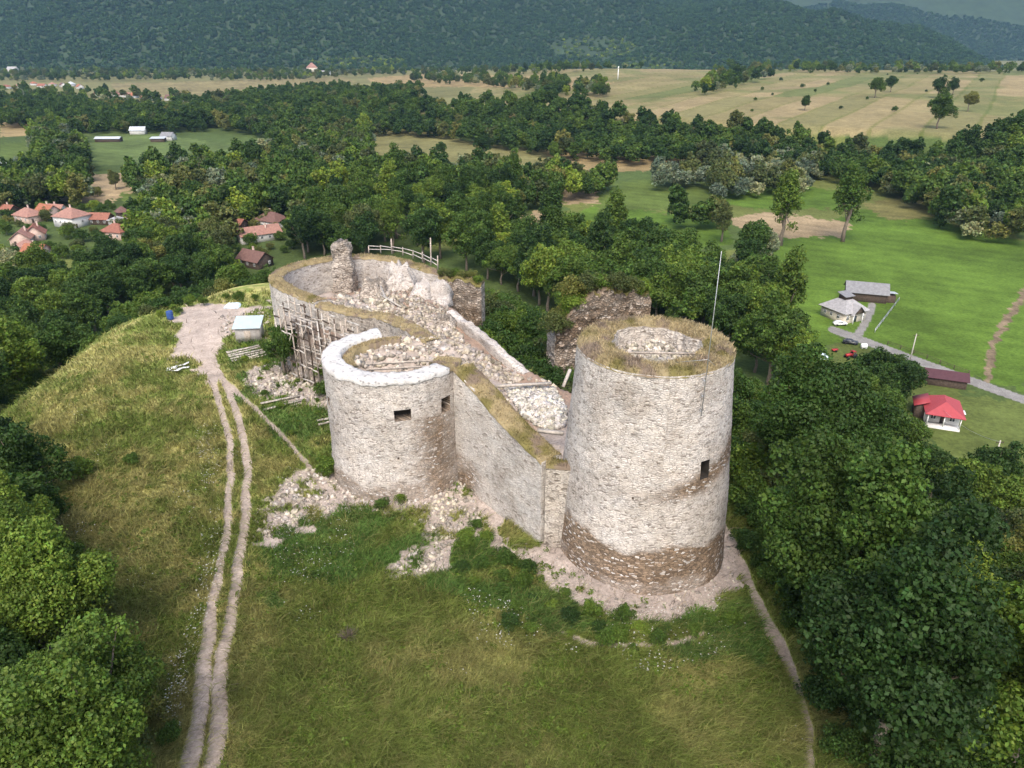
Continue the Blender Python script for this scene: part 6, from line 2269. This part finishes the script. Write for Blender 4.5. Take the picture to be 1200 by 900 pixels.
pts = scatter([(865, 560), (890, 600), (920, 680), (980, 780), (1000, 890), (972, 890), (955, 800), (912, 700), (872, 640)], 0.5, 2.3, 26, 2000, avoid=False, seed=92, test=lambda a, b: a > TC[0] + 9.4 or b < 56)
for (a, b) in pts:
    place_tree(a, b, r_.choice(BUSH), r_.choice(['dark', 'mid', 'dark']), 'dark shrub on the edge of the wood beside the right footpath', 'shrubs beside the right footpath', r_.uniform(0.6, 1.25), 'bush', 'shrub')
pts = scatter([(60, 620), (110, 680), (160, 760), (200, 830), (205, 900), (150, 900), (100, 780), (40, 650)], 0.6, 2.6, 16, 2000, avoid=False, seed=93)
for (a, b) in pts:
    place_tree(a, b, r_.choice(BUSH), r_.choice(['dark', 'mid', 'olive']), 'shrub at the edge of the near left trees', 'shrubs by the near left trees', r_.uniform(0.6, 1.2), 'bush', 'shrub')
pts = scatter([(265, 400), (345, 408), (395, 470), (400, 540), (350, 520), (290, 470)], 0.2, 2.6, 24, 2000, avoid=False, seed=94)
for (a, b) in pts:
    place_tree(a, b, r_.choice(BUSH), r_.choice(['mid', 'light']), 'low leafy weed clump on the green bank between shed and bastion', 'weed clumps on the green bank', r_.uniform(0.2, 0.5), 'bush', 'weed_clump', None, 0.8)
pts = scatter([(165, 355), (300, 344), (312, 352), (260, 356), (200, 368), (178, 372)], 0.3, 2.6, 16, 2500, avoid=False, seed=95)
for (a, b) in pts:
    place_tree(a, b, r_.choice(BUSH), r_.choice(['mid', 'light']), 'low green bush along the crest behind the dirt yard', 'bushes along the crest', r_.uniform(0.35, 0.8), 'bush', 'bush')
# orchard trees and shrubs between the village houses
hs = [(o.location.x, o.location.y) for o in bpy.data.objects if o.get('category') in ('house', 'outbuilding', 'shed') and not o.parent]
pts = scatter([(0, 226), (95, 222), (170, 246), (170, 292), (110, 305), (0, 310)], 1.0, 6.5, 55, 3000, avoid=True, seed=96, test=lambda a, b: all((a - c) ** 2 + (b - d) ** 2 > 72 for c, d in hs))
pts += scatter([(262, 250), (350, 248), (352, 290), (300, 322), (262, 318)], 1.0, 6.0, 30, 2000, avoid=True, seed=97, test=lambda a, b: all((a - c) ** 2 + (b - d) ** 2 > 72 for c, d in hs))
for (a, b) in pts:
    place_tree(a, b, r_.choice(BUSH), r_.choice(['mid', 'dark', 'light', 'olive']), 'rounded garden shrub among the houses of the near village', 'garden shrubs of the near village', r_.uniform(1.2, 2.6), 'bush', 'shrub')
# a dead grey shrub on the front slope
x, y, z = G(408, 748)
t = thing('dead_shrub', 'leafless grey brown shrub alone on the front slope', 'shrub', (x, y, z))
m_ = MB()
r2 = np.random.default_rng(6)
for i in range(90):
    d = r2.normal(size=3)
    d[2] = abs(d[2]) + 0.35
    d = d / np.linalg.norm(d) * r2.uniform(0.7, 1.25)
    k = d * 0.55 + r2.normal(size=3) * 0.12
    m_.tube([(0, 0, -0.1), k, d], [0.03, 0.02, 0.008], 4, False)
m_.build('twigs', plain('dry_twigs', (0.13, 0.10, 0.085), 0.9, 0.3, 4), t)
# bare dead trees at the wood edge
for (u, v, lab) in ((915, 425, 'bleached dead tree at the wood edge above the farm road'), (1045, 515, 'leaning bleached dead branch tree left of the red roofed house')):
    x, y, z = G(u, v, 6)
    t = thing('dead_tree', lab, 'dead tree', (x, y, z))
    m_ = MB()
    r2 = np.random.default_rng(u)
    m_.tube([(0, 0, -1), (0.2, 0, 4), (0.6, 0.2, 8.5), (0.9, 0.1, 12)], [0.3, 0.24, 0.16, 0.04], 7)
    for i in range(11):
        s = np.array([0.3, 0.1, r2.uniform(4, 10.5)])
        e = s + np.array([r2.normal() * 1.8, r2.normal() * 1.8, r2.uniform(0.8, 3.0)])
        m_.tube([s, (s + e) / 2 + r2.normal(size=3) * 0.25, e], [0.11, 0.07, 0.02], 5)
    m_.build('trunk', M_DEADWOOD, t)


# long grass on the hill
def build_grass():
    r = np.random.default_rng(55)
    n = 520000
    u = r.uniform(-60, 1010, n)
    v = 340 + (960 - 340) * r.random(n) ** 0.85
    x, y, z, ok = gv(u, v)
    ok &= is_hill(x, y)
    x, y, z = x[ok], y[ok], z[ok]
    c, cls = cover(x, y, z)
    thin = r.random(len(x))
    keep = (cls == 1) | ((cls == 6) & (thin < 0.05)) | ((cls == 2) & (thin < 0.02))
    keep &= (np.hypot(x - TC[0], y - TC[1]) > 8.8) & (np.hypot(x - BC[0], y - BC[1]) > 8.3)
    x, y, z, c = x[keep], y[keep], z[keep], c[keep]
    rr = np.hypot(x, y)
    ang = 0.9 + 2.2 * (fbm(x / 9, y / 9, 140, 2) - 0.5)
    amt = 0.15 + 1.0 * fbm(x / 3, y / 3, 145, 3)
    lean = np.stack([np.cos(ang) * amt, -np.sin(ang) * amt], 1)
    tall = 0.36 + 0.75 * fbm(x / 2.2, y / 2.2, 150, 3)
    dry = r.random(len(x))[:, None]
    cc = c * r.uniform(0.5, 1.75, len(x))[:, None]
    cc = np.where(dry < 0.14, cc * 0.5 + np.array([0.33, 0.26, 0.12]) * 0.6, cc)
    V, q, t, C = blade_set(r, np.stack([x, y, z - 0.03], 1), tall, np.maximum(0.035, rr * 0.0011), np.clip(cc, 0.01, 0.8), lean, 0.6)
    o = link('grass', mesh_np('grass', V, q, t, M_BLADE, col=C))
    tag(o, 'long wind-laid grass in green and straw on the castle hill', 'grass', None, 'stuff')


build_grass()


def build_weeds():
    r = np.random.default_rng(57)
    n = 9000
    u, v = r.uniform(-20, 980, n), 350 + 580 * r.random(n) ** 0.8
    x, y, z, ok = gv(u, v)
    ok &= is_hill(x, y) & (fbm(x / 4, y / 4, 160, 3) > 0.47)
    x, y, z = x[ok], y[ok], z[ok]
    c, cls = cover(x, y, z)
    k = (cls == 1) | ((cls == 6) & (r.random(len(x)) < 0.25))
    k &= np.hypot(x - TC[0], y - TC[1]) > 9.4
    x, y, z = x[k], y[k], z[k]
    m = len(x)
    lobes = np.stack([x, y, z + 0.22, r.uniform(0.14, 0.42, m), r.uniform(0.7, 1.4, m)], 1)
    V, Q, T = leaf_cloud(r, lobes, m * 16, 0.16, 0.5, 0.7)
    o = link('meadow_weeds', mesh_np('meadow_weeds', V, Q, None, LEAF['mid'], col=np.clip(T * np.array([1.25, 1.15, 1.0]), 0, 1)))
    tag(o, 'leafy green weeds growing through the hill grass', 'weeds', None, 'stuff')


build_weeds()


def build_flowers():
    r = np.random.default_rng(66)
    polys = [([(225, 470), (250, 470), (262, 560), (262, 660), (235, 760), (220, 820), (200, 820), (230, 700), (240, 600)], 800), ([(195, 760), (225, 770), (215, 860), (195, 850)], 260),
             ([(310, 600), (410, 600), (420, 680), (330, 690)], 280), ([(540, 690), (660, 730), (690, 770), (560, 760)], 280), ([(690, 715), (850, 715), (880, 760), (760, 800), (690, 740)], 420),
             ([(260, 500), (1000, 760), (940, 890), (300, 890)], 160), ([(10, 480), (240, 460), (220, 740), (60, 620)], 170), ([(600, 640), (860, 680), (850, 770), (640, 740)], 120)]
    pts = []
    for P, n in polys:
        P = np.asarray(P, float)
        n = int(n * 0.5)
        k = max(n // 7, 4)
        cu, cv = r.uniform(P[:, 0].min(), P[:, 0].max(), k), r.uniform(P[:, 1].min(), P[:, 1].max(), k)
        i = r.integers(0, k, n * 3)
        u, v = cu[i] + r.normal(size=n * 3) * 9, cv[i] + r.normal(size=n * 3) * 8
        m = inside(P, u, v)
        pts.append(np.stack([u[m][:n], v[m][:n]], 1))
    pts = np.concatenate(pts)
    x, y, z, ok = gv(pts[:, 0], pts[:, 1])
    ok &= is_hill(x, y)
    x, y, z = x[ok], y[ok], z[ok]
    n = len(x)
    k = 6
    a = np.arange(k) * 2 * math.pi / k
    s = r.uniform(0.03, 0.075, n)[:, None]
    h = r.uniform(0.35, 0.75, n)
    P0 = np.stack([x, y, z + h], 1)
    ringv = P0[:, None] + np.stack([np.cos(a)[None] * s, np.sin(a)[None] * s, np.broadcast_to(0.2 * s * np.sin(3 * a)[None], (n, k))], -1)
    V = np.concatenate([ringv, (P0 + [0, 0, 0.03])[:, None]], 1).reshape(-1, 3)
    b = np.arange(n)[:, None] * (k + 1)
    T = np.concatenate([np.stack([b[:, 0] + k, b[:, 0] + j, b[:, 0] + (j + 1) % k], 1) for j in range(k)])
    C = np.repeat(np.array([[0.68, 0.68, 0.62]]) * r.uniform(0.75, 1.1, n)[:, None], k + 1, 0)
    o = link('wildflowers', mesh_np('wildflowers', V, None, T, M_BLADE, col=C))
    tag(o, 'small white wildflowers scattered through the hill grass', 'wildflowers', None, 'stuff')


build_flowers()

# ------------------------------------------------------------------ the air
if HAZE_D:
    me = MB().box(-6500, 6500, -700, 8600, -40, 900).mesh('haze', None)
    hz_m = bpy.data.materials.new('haze')
    hz_m.use_nodes = True
    nt = hz_m.node_tree
    nt.nodes.remove(nt.nodes['Principled BSDF'])
    pv = nt.nodes.new('ShaderNodeVolumePrincipled')
    pv.inputs['Color'].default_value = (0.42, 0.68, 0.98, 1)
    pv.inputs['Density'].default_value = HAZE_D
    pv.inputs['Anisotropy'].default_value = 0.2
    nt.links.new(pv.outputs[0], nt.nodes['Material Output'].inputs['Volume'])
    me.materials.append(hz_m)
    o = link('haze', me)
    tag(o, 'pale blue summer haze filling the air of the valley', 'haze', None, 'stuff')
